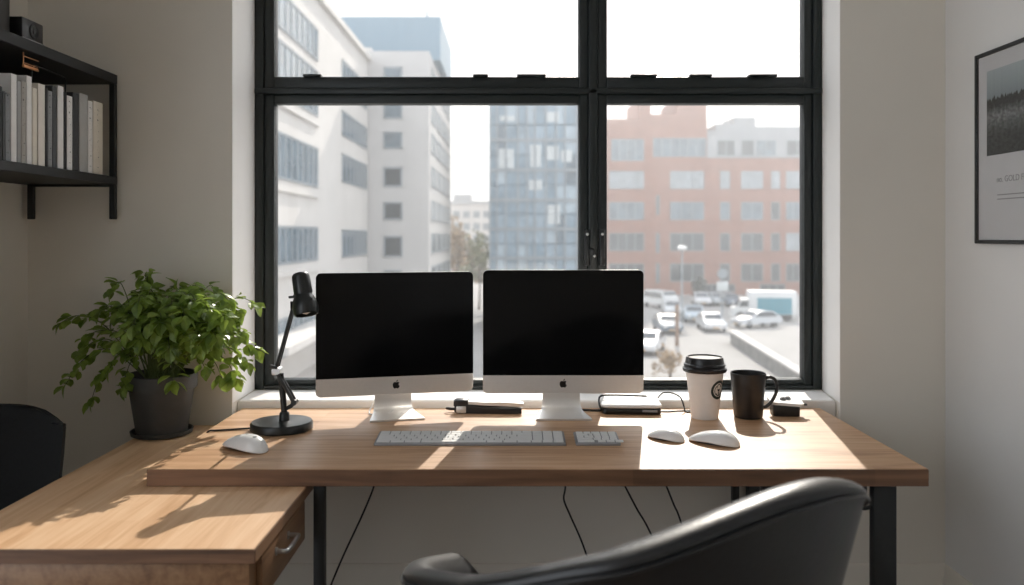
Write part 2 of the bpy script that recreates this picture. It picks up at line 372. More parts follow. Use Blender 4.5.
# ------------------------------------------------------------------ all-in-one computers
LOGO = [(0, .30), (.10, .335), (.22, .35), (.33, .31), (.40, .24), (.345, .19), (.30, .115), (.295, .03), (.325, -.06), (.375, -.12), (.43, -.15),
        (.40, -.24), (.34, -.345), (.265, -.44), (.19, -.47), (.11, -.45), (.03, -.42), (-.05, -.425), (-.13, -.455), (-.205, -.47), (-.28, -.43), (-.355, -.335),
        (-.415, -.21), (-.445, -.06), (-.44, .09), (-.39, .22), (-.30, .31), (-.19, .35), (-.09, .335)]
LEAF = [(.01, .37), (.02, .47), (.07, .55), (.15, .61), (.20, .62), (.195, .53), (.15, .44), (.08, .385)]
def make_computer(label, loc, rz):
    t = thing('desktop_computer', label, 'computer', loc, rz, 'all-in-one computers on the desk')
    w, h, z0, chin = .527, .405, .080, .060
    zc = z0 + h / 2
    b = MB()
    b.rings([[Vector((x, y, z)) for x, z in rrect(w - 2 * i, h - 2 * i, .017 - min(i, .012), 6, 0, zc)] for y, i in ((.0015, .0015), (0.003, 0), (.012, 0), (.016, .004), (.026, .06), (.036, .13), (.04, .17))])
    b.build('case', M_alu, t)
    # black glass over the upper part, round only at its upper corners
    up = [p for p in rrect(w - .001, h - .001, .0165, 6, 0, zc) if p[1] > zc]
    pts = up + [(-w / 2 + .0005, z0 + chin), (w / 2 - .0005, z0 + chin)]
    MB().prism(pts, .0035, Matrix.Translation((0, -.0012, 0))).build('screen', M_screen, t)
    b = MB(); s = .0265; M = Matrix.Translation((0, .0006, z0 + chin * .53))
    b.prism([(x * s, z * s) for x, z in LOGO], .0012, M); b.prism([(x * s, z * s) for x, z in LEAF], .0012, M)
    b.build('logo', M_logo, t, 0)
    # bent plate stand: foot, curve, neck up to the hinge on the back
    path = [(-.038, .0025, .182), (-.02, .0025, .178), (.03, .003, .160), (.07, .004, .145), (.095, .008, .136), (.108, .02, .131), (.110, .05, .127), (.098, .10, .123), (.072, .16, .120), (.045, .215, .118)]
    th = .0055; R = []
    for i, (y, z, wd) in enumerate(path):
        a = path[max(i - 1, 0)]; c = path[min(i + 1, len(path) - 1)]
        ty, tz = c[0] - a[0], c[1] - a[1]; l = math.hypot(ty, tz); ny, nz = -tz / l, ty / l
        if ny > 0 and i > 5: pass
        R.append([Vector((sx * wd / 2, y + ny * k * th / 2, z + nz * k * th / 2)) for sx, k in ((-1, -1), (1, -1), (1, 1), (-1, 1))])
    MB().rings(R).build('stand', M_alu, t, 50)
    return t
left_computer = make_computer('all-in-one computer on the left, turned slightly, beside the desk lamp', (-.378, 2.692, DZ + .0005), math.radians(14)); left_computer.scale = (.972, .972, .985)
make_computer('all-in-one computer on the right, square on, nearer the coffee cup', (.168, 2.70, DZ + .0005), 0)

# ------------------------------------------------------------------ keyboard and number pad
def keyboard(name, label, w, dpt, rows, loc, rz):
    t = thing(name, label, 'keyboard', loc, rz)
    M = Matrix.Rotation(math.radians(4.2), 4, 'X') @ Matrix.Translation((0, 0, .0075))
    b = MB(); b.box(-w / 2, -dpt / 2, -.0045, w / 2, dpt / 2, .0045, .003, 2, M)
    b.box(-w / 2 + .01, dpt / 2 - .02, -.010, w / 2 - .01, dpt / 2 - .008, -.003, .002, 1, M); b.build('body', M_keybed, t)
    b = MB(); rh = (dpt - .010) / len(rows); y = dpt / 2 - .005
    for row in rows:
        tot = sum(row); x = -w / 2 + .005; u = (w - .010) / tot
        for k in row:
            if k > 0: b.box(x + .0016, y - rh + .0016, .0042, x + k * u - .0016, y - .0016, .0072, .0009, 1, M)
            x += abs(k) * u
        y -= rh
    b.build('keys', M_key, t)
    return t
R1 = [1] * 18; R2 = [1] * 13 + [2] + [1] * 3; R3 = [1.5] + [1] * 12 + [1.5] + [1] * 3; R4 = [1.8] + [1] * 11 + [2.2] + [1] * 3; R5 = [2.3] + [1] * 10 + [2.7] + [1] * 3; R6 = [1.3, 1.3, 1.5, 6, 1.5, 1.3, 1.3, 1, 1, 1]
keyboard('keyboard', 'long silver keyboard with white keys in front of the computers', .548, .112, [R1, R2, R3, R4, R5, R6], (-.120, 2.400, DZ), 0)
keyboard('number_pad', 'short white number pad right of the long keyboard', .128, .105, [[1, 1, 1.2, 1, 1], [1.6, .6, 1, 1, 1], [1, 1.3, 1, 1, 1], [2, 1, 1, 1], [2, -.3, 1, 1, 1]], (.246, 2.397, DZ), 0)

# ------------------------------------------------------------------ mice
def mouse(label, ln, wd, ht, loc, rz, marks=False):
    t = thing('computer_mouse', label, 'mouse', loc, rz, 'white mice on the desk')
    b = MB(); nu, nv = 22, 20
    def P(u, v, top):
        a = max(0.0, 1 - abs(u) ** 2.6) ** .5                       # plan outline
        x = u * ln / 2
        y = v * a * wd / 2
        arch = .35 * ht * (1 - u * u) * (1 - .3 * u)                 # underside lifts in the middle
        crown = .93 * ht * (max(0, 1 - (abs(u)) ** 2.2) ** .62) * (1 + .30 * u)
        if top: return Vector((x, y, .002 + arch * .6 + (crown - arch * .6) * max(0, (1 - abs(v) ** 2.6)) ** .75 + .001))
        return Vector((x, y * .96, .0012 + arch * .5))
    us = [-math.cos(PI * i / nu) * .998 for i in range(nu + 1)]
    rings = []
    for u in us:
        ring = [P(u, -math.cos(PI * j / nv), True) for j in range(nv + 1)] + [P(u, math.cos(PI * j / nv), False) for j in range(1, nv)]
        rings.append(ring)
    b.rings(rings); b.build('shell', M_mouse, t, 60)
    b = MB(); b.rings([[Vector((u * ln * .44, s * wd * .30 * max(0, 1 - abs(u) ** 4), z)) for s, z in ((-1, .0002), (1, .0002), (1, .0035), (-1, .0035))] for u in (-.95, -.6, 0, .6, .95)]); b.build('foot', M_darkplast, t, 0)
    if marks:
        for u, v, r in ((.10, .02, .0045), (.52, -.05, .0055)):
            p = P(u, v, True)
            MB().lathe([(r, -.001), (r, .0006), (r * .7, .001)], p, 14).build('mark', M_greyplast, t)
    return t
mouse('white mouse with two grey marks in front of the lamp base', .166, .080, .042, (-.748, 2.31, DZ), math.radians(-34), True)
mouse('small white mouse between the number pad and the larger mouse', .118, .062, .029, (.452, 2.42, DZ), math.radians(-40))
mouse('larger white mouse lying in the paper cup\'s shadow', .152, .080, .036, (.582, 2.375, DZ), math.radians(-36))

# ------------------------------------------------------------------ desk lamp
lp = thing('desk_lamp', 'black jointed desk lamp on a round base left of the computers', 'lamp', (-.711, 2.545, DZ))
MB().lathe([(.088, 0), (.0945, .003), (.0945, .020), (.090, .026), (.082, .0275), (.02, .0285)], n=56).build('base', M_lamp, lp)
b = MB(); b.lathe([(.016, .027), (.015, .05), (.012, .054)], (.008, 0, 0), 20); b.tube([(.008, 0, .05), (.004, 0, .10), (-.004, 0, .172)], .0095, 12); b.build('post', M_lamp, lp)
b = MB()
for oy in (-.011, .011): b.tube([(-.016, oy, .182), (.038, oy, .088)], .0055, 8)
b.tube([(.040, -.013, .084), (.040, .013, .084)], .009, 10)
b.tube(spline([(.038, 0, .084), (.03, 0, .073), (.012, 0, .064), (.004, 0, .062)], 4), .0065, 8); b.build('spring_link', M_lamp, lp)
b = MB(); b.cyl((-.012, -.017, .182), (-.012, .017, .182), .011, n=18); b.box(-.030, -.010, .168, -.012, .008, .188, .004); b.build('elbow', M_chrome, lp)
b = MB()
for oy in (-.010, .010): b.tube([(-.016, oy, .184), (.046, oy, .412)], .0048, 8)
b.tube([(.046, -.014, .412), (.046, .014, .412)], .008, 10); b.tube([(.024, -.008, .408), (.06, -.008, .412)], .004, 8); b.cyl((-.032, -.012, .196), (-.010, -.012, .190), .006); b.build('arm', M_lamp, lp)
hd = Vector((.22, -.25, -1)).normalized()
b = MB(); c0 = Vector((.058, 0, .474))
b.lathe([(.010, -.010), (.020, -.008), (.026, -.002), (.0275, .006), (.0285, .054), (.0265, .058), (.026, .062), (.031, .070), (.0365, .084), (.039, .100), (.0385, .114), (.035, .124), (.033, .123), (.035, .10), (.02, .08)], c0, 36, hd, cap1=True); b.build('shade', M_lamp, lp, 50)
b = MB(); b.cyl((.030, -.012, .384), (.048, -.008, .384), .013, .011); b.build('knob', M_lamp, lp)
MB().lathe([(.004, 0), (.018, .008), (.022, .02), (.016, .034), (.002, .04)], c0 + hd * .082, 24, hd).build('bulb', M_white, lp)
b = MB(); b.tube(spline([(-.086, -.01, .006), (-.13, -.012, .0035), (-.19, -.03, .0035), (-.212, -.04, .003), (-.222, -.045, -.02), (-.226, -.05, -.0415), (-.255, -.05, -.0415), (-.27, .02, -.0415), (-.26, .16, -.0415)], 6), .003, 8); b.build('cord', M_cable, lp)

# ------------------------------------------------------------------ potted plant
PX, PY = -1.135, 2.672
pl = thing('potted_plant', 'bushy green potted plant in a grey plastic pot', 'plant', (PX, PY, RZ_))
MB().lathe([(.080, .0), (.093, .004), (.096, .016), (.091, .016), (.084, .008), (.01, .008)], n=48).build('saucer', M_pot, pl)
MB().lathe([(.074, .009), (.078, .010), (.099, .150), (.1075, .151), (.110, .195), (.107, .198), (.103, .196), (.100, .165), (.09, .10)], n=56, cap1=False).build('pot', M_pot, pl)
MB().lathe([(.101, .172), (.07, .178), (.03, .182), (.005, .183)], n=40).build('soil', M_soil, pl)
stems, leaves = MB(), MB()
def add_leaf(mb, base, d, nrm, ln, wd):
    d = d.normalized(); s = d.cross(nrm)
    if s.length < 1e-3: s = d.cross(Vector((1, 0, 0)))
    s.normalize(); n = s.cross(d).normalized()
    prof = ((0, .0), (.12, .42), (.32, .92), (.52, 1.0), (.74, .72), (.90, .32), (1.0, 0))
    mid, lf, rt = [], [], []
    for t, w in prof:
        droop = -.22 * ln * t * t
        c = base + d * ln * t + n * droop
        mid.append(mb.b.verts.new(c))
        if 0 < w:
            jig = .06 * wd * (1 if int(t * 50) % 2 else -1)
            lf.append(mb.b.verts.new(c + s * (wd * w / 2 + jig) + n * .16 * wd * w)); rt.append(mb.b.verts.new(c - s * (wd * w / 2 - jig) + n * .16 * wd * w))
    for side, sg in ((lf, 1), (rt, -1)):
        k = len(side)
        fs = [(mid[0], side[0], mid[1])] + [(mid[i], side[i - 1], side[i], mid[i + 1]) for i in range(1, k)] + [(mid[k], side[k - 1], mid[k + 1])]
        for f in fs: mb.b.faces.new(f if sg > 0 else tuple(reversed(f)))
tips = [  # pixel x, y, depth offset of the stem tips seen in the photograph
    (62, 322, -.02, 1), (66, 384, -.06, 1), (92, 398, -.05, 1), (82, 352, -.03, 1), (110, 368, -.08, 1), (124, 386, -.10, 1), (100, 312, .02, 1), (112, 289, .0, 1), (145, 279, .0, 1), (150, 296, .05, 1),
    (178, 292, .05, 1), (200, 292, .0, 1), (218, 292, .05, 1), (236, 312, .0, 1), (254, 304, .02, 1), (256, 350, .0, 1), (246, 362, -.05, 1), (236, 378, -.06, 1), (222, 378, -.08, 1), (240, 332, -.05, 1),
    (174, 380, -.13, 1), (204, 366, -.12, 1), (214, 346, -.15, 1), (86, 338, .02, 1), (228, 300, -.08, 1)]
for k in range(84):
    a = random.random() * 2 * PI; r = math.sqrt(random.random())
    tips.append((172 + 66 * r * math.cos(a), 327 + 33 * r * math.sin(a), random.uniform(-.22, .06), 0))
for tx, ty, dy, longer in tips:
    tip = at(tx, ty, PY + dy) - Vector((PX, PY, RZ_))
    tip.y = min(tip.y, .10)
    a = random.random() * 2 * PI
    root = Vector((.045 * math.cos(a), .045 * math.sin(a), .178))
    rise = max(root.z + .10, tip.z + .05)
    midp = Vector((root.x * .7 + tip.x * .45, root.y * .7 + tip.y * .45, max(.27, (root.z + rise) / 2 + .05)))
    kn = Vector((tip.x * .82 + root.x * .1, tip.y * .82, max(tip.z + .02, (midp.z + tip.z) / 2 + .02)))
    path = spline([root, midp, kn, tip], 6)
    stems.tube(path, .0022, 5, .0010)
    n = len(path)
    for i in range(5, n):
        if random.random() < .20 and i < n - 1: continue
        p = path[i]; t = (path[min(i + 1, n - 1)] - path[i - 1]).normalized()
        for sgn in ((1, -1) if random.random() < .75 else (random.choice((1, -1)),)):
            side = t.cross(Vector((0, 0, 1)));
            if side.length < .1: side = Vector((1, 0, 0))
            side = side.normalized() * sgn
            dr_ = t * random.uniform(.15, .7) + side * random.uniform(.6, 1.0) + Vector((random.uniform(-.3, .3), random.uniform(-.3, .3), random.uniform(-.5, .25)))
            nm = Vector((random.uniform(-.5, .5), random.uniform(-.7, .2), 1))
            ln = random.uniform(.027, .045) * (1.06 if longer else 1)
            q = p + dr_.normalized() * .010
            if (q + dr_.normalized() * ln).y + PY < YB - .01: add_leaf(leaves, q, dr_, nm, ln, ln * random.uniform(.58, .74))
    add_leaf(leaves, path[-1], path[-1] - path[-2] + Vector((0, 0, -.004)), Vector((random.uniform(-.4, .4), -.3, 1)), .048, .032)
stems.build('stems', M_stem, pl); leaves.build('leaves', M_leaf, pl, 0, False)
for f in pl.children[-1].data.polygons: f.use_smooth = True

# ------------------------------------------------------------------ paper cup and mug
CUPX, CUPY = .634, 2.712
cup = thing('coffee_cup', 'white paper coffee cup with a black lid and a round emblem', 'cup', (CUPX, CUPY, DZ))
def cup_r(z): return .0435 + (.0625 - .0435) * z / .165
MB().lathe([(.040, .004), (.0415, .001), (.0435, .0), (.0440, .004), (cup_r(.165), .165)], n=56).build('body', M_cup, cup)
MB().lathe([(z_[0], z_[1] * .965) for z_ in [(.064, .158), (.069, .158), (.0715, .163), (.0715, .169), (.067, .172), (.0655, .176), (.068, .179), (.0675, .183), (.0635, .186), (.0605, .203), (.0585, .2075), (.056, .2075), (.054, .203), (.03, .202), (.004, .202)]], n=56).build('lid', M_lid, cup)
b = MB(); ea, ez, er = math.radians(-90 + 40), .098, .031
def on_cup(a, c, lift=.0007):
    z = ez + c; r = cup_r(z) + lift; ang = ea + a / r
    return Vector((r * math.cos(ang), r * math.sin(ang), z))
def patch(pts_a, pts_b, lift=.0007):
    va = [b.b.verts.new(on_cup(*p, lift)) for p in pts_a]; vb = [b.b.verts.new(on_cup(*p, lift)) for p in pts_b]
    for i in range(len(va) - 1): b.b.faces.new((va[i], va[i + 1], vb[i + 1], vb[i]))
circ = lambda r, cx=0, cy=0, a0=0, a1=360, n=48, sy=1: [(cx + r * math.cos(math.radians(a0 + (a1 - a0) * i / n)), cy + sy * r * math.sin(math.radians(a0 + (a1 - a0) * i / n))) for i in range(n + 1)]
patch(circ(er), circ(er * .72))
patch(circ(.0098, 0, .010, 200, -20, 24), circ(.0072, 0, .010, 200, -20, 24))
patch(circ(.0185, 0, -.001, 250, 125, 24), circ(.0160, 0, -.001, 250, 125, 24))
patch(circ(.0185, 0, -.001, -70, 55, 24), circ(.0160, 0, -.001, -70, 55, 24))
patch(circ(.0120, 0, -.008, 190, 350, 24), circ(.0092, 0, -.008, 190, 350, 24))
patch([(-.007, .004), (0, .002), (.007, .004)], [(-.005, -.002), (0, -.006), (.005, -.002)])
patch([(-.0022, -.006), (.0022, -.006)], [(-.002, -.019), (.002, -.019)])
b.build('emblem', M_emblem, cup, 0)

mug = thing('coffee_mug', 'matt black mug with a handle beside the paper cup', 'mug', (.778, 2.715, DZ))
MB().lathe([(.040, .0), (.0445, .0015), (.0465, .006), (.0570, .142), (.0575, .146), (.0560, .1475), (.0540, .146), (.0530, .138), (.045, .012), (.005, .010)], n=56).build('body', M_mug, mug)
MB().lathe([(.0515, .122), (.02, .122), (.004, .122)], n=40, cap0=True).build('coffee', M_coffee, mug)
b = MB(); path = spline([(.0525, 0, .128), (.066, 0, .136), (.084, 0, .128), (.0905, 0, .105), (.085, 0, .078), (.072, 0, .054), (.058, 0, .040), (.049, 0, .036)], 6)
rs = []
for i, p in enumerate(path):
    t = (path[min(i + 1, len(path) - 1)] - path[max(i - 1, 0)]).normalized(); nn = Vector((t.z, 0, -t.x))
    rs.append([p + nn * .0055 * math.cos(2 * PI * j / 12) + Vector((0, .009, 0)) * math.sin(2 * PI * j / 12) for j in range(12)])
b.rings(rs); o = b.build('handle', M_mug, mug, 60); o.rotation_euler = (0, 0, math.radians(-18))

# ------------------------------------------------------------------ small devices at the back of the desk
dk = thing('charging_dock', 'small black dock with a pale top plate behind the mug', 'dock', (.912, 2.755, DZ), math.radians(-6)); dk.scale = (.93, .93, 1.0)
b = MB(); b.rings([[Vector((x, y, z)) for x, y in rrect(w_, h_, .012, 5)] for w_, h_, z in ((.090, .070, 0), (.094, .074, .004), (.094, .074, .034), (.088, .068, .040))]); b.build('base', M_darkplast, dk)
b = MB(); M = Matrix.Translation((0, -.004, .041)) @ Matrix.Rotation(math.radians(3), 4, 'Y') @ Matrix.Rotation(math.radians(5), 4, 'X')
b.rings([[M @ Vector((x, y, z)) for x, y in rrect(.118, .088, .018, 6)] for z in (0, .005, .009)]); b.build('top_plate', M_key, dk)
b = MB(); b.box(.04, -.030, .036, .072, -.010, .042, .002); b.build('tongue', M_darkplast, dk)
for ox, oy in ((-.008, -.004), (.012, .010)):
    MB().lathe([(.011, .049), (.011, .054), (.006, .059), (.001, .060)], (ox, oy, 0), 20).build('button', M_greyplast, dk)

dv = thing('disc_drive', 'black and white portable drive with a cable, right of the computers', 'drive', (.402, 2.795, DZ), math.radians(-3))
b = MB(); b.rings([[Vector((x, y, z)) for x, y in rrect(w_, h_, .014, 5)] for w_, h_, z in ((.190, .088, 0), (.196, .094, .004), (.196, .094, .018), (.19, .09, .021))]); b.build('base', M_darkplast, dv)
b = MB(); b.rings([[Vector((x, y, z)) for x, y in rrect(w_, h_, .020, 6)] for w_, h_, z in ((.190, .090, .021), (.202, .100, .025), (.202, .100, .031), (.196, .094, .034))]); b.build('lid', M_key, dv)
MB().box(.035, -.0485, .009, .085, -.046, .017, .001).build('badge', M_greyplast, dv)
b = MB(); b.tube(spline([(-.100, -.02, .012), (-.106, .0, .028), (-.100, .03, .046), (-.06, .045, .048), (.06, .048, .045)], 6), .0035, 8)
b.tube(spline([(.095, .02, .045), (.115, .045, .057), (.145, .04, .058), (.172, .025, .045), (.182, .01, .015), (.185, .0, .0035), (.215, -.01, .0035)], 6), .0028, 8)
b.tube(spline([(-.098, -.01, .006), (-.125, .0, .004), (-.15, -.006, .006), (-.17, .01, .003)], 6), .004, 8); b.tube(spline([(.10, -.01, .004), (.13, .0, .003), (.17, .012, .003), (.22, .02, .003)], 6), .0025, 8); b.build('cable', M_cable, dv)

st = thing('stapler', 'black stapler with a silver band lying between the two computers', 'stapler', (-.094, 2.782, DZ), math.radians(-3)); st.scale = (1.13, 1.1, 1.12)
b = MB(); b.rings([[Vector((x, s * w_, z)) for s, z in ((-1, z0), (1, z0), (1, z1), (.8, z1 + .003), (-.8, z1 + .003), (-1, z1))] for x, w_, z0, z1 in ((-.088, .014, .004, .018), (-.08, .018, .001, .022), (.0, .018, 0, .020), (.10, .016, 0, .016), (.112, .010, .002, .012))]); b.build('base', M_darkplast, st)
b = MB(); b.rings([[Vector((x, s * w_, z)) for s, z in ((-1, z0), (1, z0), (1, z1 - .003), (.75, z1), (-.75, z1), (-1, z1 - .003))] for x, w_, z0, z1 in ((-.09, .014, .022, .038), (-.082, .017, .020, .042), (-.05, .017, .021, .041), (-.045, .014, .022, .038))]); b.build('cap', M_darkplast, st)
b = MB(); b.rings([[Vector((x, s * w_, z)) for s, z in ((-1, z0), (1, z0), (1, z1 - .002), (.75, z1), (-.75, z1), (-1, z1 - .002))] for x, w_, z0, z1 in ((-.048, .015, .028, .038), (0, .016, .025, .036), (.05, .016, .024, .037), (.11, .015, .022, .034), (.118, .010, .023, .031))]); b.build('top_arm', M_alu, st)
MB().box(-.082, -.0195, .001, -.052, .0195, .0225, .003).build('band', M_alu, st)
b = MB(); b.tube(spline([(-.085, -.008, .012), (-.105, -.008, .014), (-.113, 0, .012), (-.105, .008, .008), (-.085, .008, .008)], 5), .0035, 8); b.build('ring', M_darkplast, st)
# thin cable curling behind the left computer's stand
b = MB(); b.tube(spline([(-.47, 2.80, DZ + .03), (-.478, 2.78, DZ + .012), (-.474, 2.75, DZ + .003), (-.44, 2.735, DZ + .003), (-.41, 2.75, DZ + .006), (-.40, 2.79, DZ + .01)], 6), .0028, 8)
o = b.build('power_cord', M_key, left_computer); bpy.context.view_layer.update(); o.matrix_parent_inverse = left_computer.matrix_world.inverted()

# ------------------------------------------------------------------ cables hanging under the desk
def hang(label, pts):
    b = MB(); b.tube(spline(pts, 7), .0032, 8)
    tag(b.build('power_cable', M_cable), label, 'cable', 'cables hanging under the desk')
hang('black cable under the desk beside the left leg, slanting down left', [at(375, 480, 2.72), at(372, 492, 2.72), at(360, 520, 2.73), at(345, 552, 2.74), at(331, 585, 2.76), at(322, 612, 2.78)])
hang('black cable under the desk kinked near its top, the middle one', [at(566, 480, 2.72), at(565, 490, 2.72), at(564, 500, 2.72), at(570, 515, 2.73), at(583, 545, 2.74), at(598, 590, 2.76)])
hang('black cable under the desk, second from the right, slanting', [at(622, 480, 2.72), at(627, 490, 2.72), at(637, 509, 2.73), at(650, 532, 2.74), at(675, 590, 2.76)])
hang('short visible black cable under the desk nearest the right legs', [at(664, 480, 2.72), at(668, 490, 2.72), at(674, 505, 2.73), at(681, 522, 2.74), at(702, 590, 2.76)])

# ------------------------------------------------------------------ black leather tub chair in front
RIM = [(-.150, 1.84, .640), (-.202, 1.67, .692), (-.190, 1.50, .735), (-.073, 1.33, .788), (.087, 1.22, .857), (.205, 1.20, .890), (.428, 1.27, .943), (.560, 1.355, .940), (.628, 1.47, .892), (.615, 1.62, .800), (.54, 1.76, .715), (.47, 1.86, .68)]
tc_ = thing('tub_chair', 'black leather tub chair pulled up in front of the desk', 'chair', (.20, 1.53, 0))
O = Vector((.20, 1.53, 0))
path = [p - O for p in spline(RIM, 7)]
n = len(path)
def inward(i):
    t = path[min(i + 1, n - 1)] - path[max(i - 1, 0)]; v = Vector((t.y, -t.x, 0)).normalized()
    c = Vector((path[i].x, path[i].y, 0))
    return v if v.dot(c) < 0 else -v
rs = []
for i, p in enumerate(path):
    iv = inward(i); z = p.z; TH = .060 + .03 * max(0, 1 - i / 11)
    low = Vector((p.x, p.y, 0)) * .66 + Vector((0, .01, 0))
    def side(k, zz): return Vector((p.x + (low.x - p.x) * k, p.y + (low.y - p.y) * k, zz))
    prof = [side(1.0, .38), side(.72, .46), side(.42, .46 + (z - .46) * .40), side(.16, .46 + (z - .46) * .75), side(.035, z - .035), side(.012, z - .022)]
    dip = max(0, 1 - i / 12)   # the pad rolls down to the inside towards the arm's end
    prof += [p + iv * a + Vector((0, 0, c - .055 * dip * max(0, (a - .02) / TH) ** 1.6)) for a, c in ((-.002, -.014), (-.001, -.007), (.006, -.0005), (.016, .003), (.032, .004), (.050, .001), (TH, -.010), (TH + .006, -.045))]
    k = .66
    prof += [side(.16, z - .14) + iv * (TH + .004), side(.5, .50) + iv * TH * .8, side(1.0, .44) + iv * .03]
    rs.append(prof)
def taper(ring, pivot, k): return [pivot + (q - pivot) * k for q in ring]
e0 = Vector((rs[0][9].x, rs[0][9].y, rs[0][9].z - .10)); e1 = Vector((rs[-1][9].x, rs[-1][9].y, rs[-1][9].z - .10))
f0 = (path[0] - path[2]).normalized(); f1 = (path[-1] - path[-3]).normalized()
cap = lambda ring, e, f: [[q + f * .05 * math.sin(math.radians(a)) for q in taper(ring, e, .25 + .75 * math.cos(math.radians(a)))] for a in (15, 32, 48, 64, 78, 88)]
rs = cap(rs[0], e0, f0)[::-1] + rs + cap(rs[-1], e1, f1)
MB().rings(rs).build('shell', M_leather, tc_, 60)
b = MB()
b.tube([p + inward(i) * -.004 + Vector((0, 0, -.020)) for i, p in enumerate(path)], .0035, 8)
b.build('piping', M_leather, tc_)
fdir = Vector((-.42, .91, 0)); 
b = MB(); ring0 = []
M = Matrix.Translation((-.02, .03, 0)) @ Matrix.Rotation(math.atan2(fdir.y, fdir.x) - PI / 2, 4, 'Z')
b.rings([[M @ Vector((x, y, z)) for x, y in rrect(w_, h_, .16, 8)] for w_, h_, z in ((.40, .40, .40), (.45, .46, .42), (.47, .48, .46), (.45, .46, .495), (.34, .35, .505))]); b.build('seat', M_leather, tc_, 60)
for sx in (-1, 1):
    for sy in (-1, 1):
        p0 = M @ Vector((sx * .17, sy * .17, .405)); p1 = M @ Vector((sx * .24, sy * .24, 0))
        MB().cyl(p0, p1, .018, .011).build('leg', M_blackmetal, tc_)

# ------------------------------------------------------------------ black chair by the left wall
ch = thing('side_chair', 'black chair with a rounded backrest against the left wall', 'chair', (-1.432, 2.02, 0))
b = MB(); rs = []
for t in (0, .12, .25, .4, .55, .7, .8, .86, .89, .92, .945, .965, .98, .992, 1.0):
    z = .47 + .415 * t
    hw = .195 + .03 * math.sin(min(t * 1.3, 1) * PI / 2)
    if t > .86: hw -= .055 * (1 - math.sqrt(max(0, 1 - ((t - .86) / .14) ** 2)))
    yb = .195 + .05 * t
    front, back = [], []
    for j in range(15):
        s = -1 + 2 * j / 14
        yy = yb - .035 * s * s
        th = .017 * (1 - .55 * abs(s) ** 4) * (1 if t < .95 else .55)
        front.append(Vector((s * hw, yy - th, z - (.020 * s ** 6 if t > .9 else 0)))); back.append(Vector((s * hw, yy + th, z - (.020 * s ** 6 if t > .9 else 0))))
    rs.append(front + list(reversed(back)))
b.rings(rs); b.build('backrest', M_leather_dull, ch, 60)
b = MB(); b.rings([[Vector((x, y, z)) for x, y in rrect(w_, h_, .07, 7)] for w_, h_, z in ((.36, .36, .43), (.40, .40, .445), (.41, .41, .465), (.39, .39, .482), (.30, .30, .486))]); b.build('seat', M_leather_dull, ch, 60)
for sx in (-1, 1):
    for sy in (-1, 1):
        MB().cyl((sx * .15, sy * .15, .44), (sx * .185, sy * .19, 0), .014, .010).build('leg', M_blackmetal, ch)

# ------------------------------------------------------------------ wall shelf with books
SHX = -1.338; SY0, SY1 = 1.62, 2.795
sh = thing('wall_shelf', 'black metal two-tier wall shelf holding a row of books', 'shelf', (XL, 2.2, 1.40))
o3 = Vector((XL, 2.2, 1.40))
def lbox(mb, x0, y0, z0, x1, y1, z1, bev=.002): return mb.box(x0 - o3.x, y0 - o3.y, z0 - o3.z, x1 - o3.x, y1 - o3.y, z1 - o3.z, bev, 1)
lbox(MB(), XL + .002, SY0, 1.860, SHX, SY1, 1.892).build('board', M_shelf, sh)
lbox(MB(), XL + .002, SY0, 1.520, SHX, SY1, 1.547).build('board', M_shelf, sh)
for x0, y0 in ((SHX - .0195, SY1 - .02), (XL + .018, SY1 - .02), (SHX - .0195, SY0), (XL + .018, SY0)):
    b = MB(); lbox(b, x0, y0, 1.403, x0 + .019, y0 + .0195, 1.8605); b.build('post', M_shelf, sh)
for y0 in (SY1 - .02, SY0 + .004):
    b = MB(); lbox(b, XL + .02, y0, 1.513, SHX - .01, y0 + .016, 1.5205); b.build('rail', M_shelf, sh)

def bookmat(name, c, marks):
    m = mat(name, c, 0.6, var=0.05, scale=30)
    if marks:
        t = m.node_tree; N = t.nodes.new; L = t.links.new; p = t.nodes['Principled BSDF']
        src = p.inputs['Base Color'].links[0].from_socket
        tc = N('ShaderNodeTexCoord'); mp = N('ShaderNodeMapping'); mp.inputs['Scale'].default_value = (1, 60, 150); L(tc.outputs['Object'], mp.inputs[0])
        nz = N('ShaderNodeTexNoise'); nz.inputs['Scale'].default_value = 1.0; L(mp.outputs[0], nz.inputs[0])
        r = N('ShaderNodeValToRGB'); r.color_ramp.elements[0].position = 0.60; r.color_ramp.elements[1].position = 0.63; L(nz.outputs['Fac'], r.inputs[0])
        sp = N('ShaderNodeSeparateXYZ'); L(tc.outputs['Object'], sp.inputs[0])
        ab = N('ShaderNodeMath'); ab.operation = 'ABSOLUTE'; L(sp.outputs['Y'], ab.inputs[0])
        lt = N('ShaderNodeMath'); lt.operation = 'LESS_THAN'; lt.inputs[1].default_value = .005; L(ab.outputs[0], lt.inputs[0])
        ml = N('ShaderNodeMath'); ml.operation = 'MULTIPLY'; L(lt.outputs[0], ml.inputs[0]); L(r.outputs[0], ml.inputs[1])
        m2 = N('ShaderNodeMath'); m2.operation = 'MULTIPLY'; m2.inputs[1].default_value = .8; L(ml.outputs[0], m2.inputs[0])
        mx = N('ShaderNodeMix'); mx.data_type = 'RGBA'; L(m2.outputs[0], mx.inputs[0]); L(src, mx.inputs[6]); mx.inputs[7].default_value = marks + (1,); L(mx.outputs[2], p.inputs['Base Color'])
    return m
DK, WH, CR, GR = (.02, .022, .025), (.84, .83, .81), (.80, .74, .64), (.30, .31, .32)
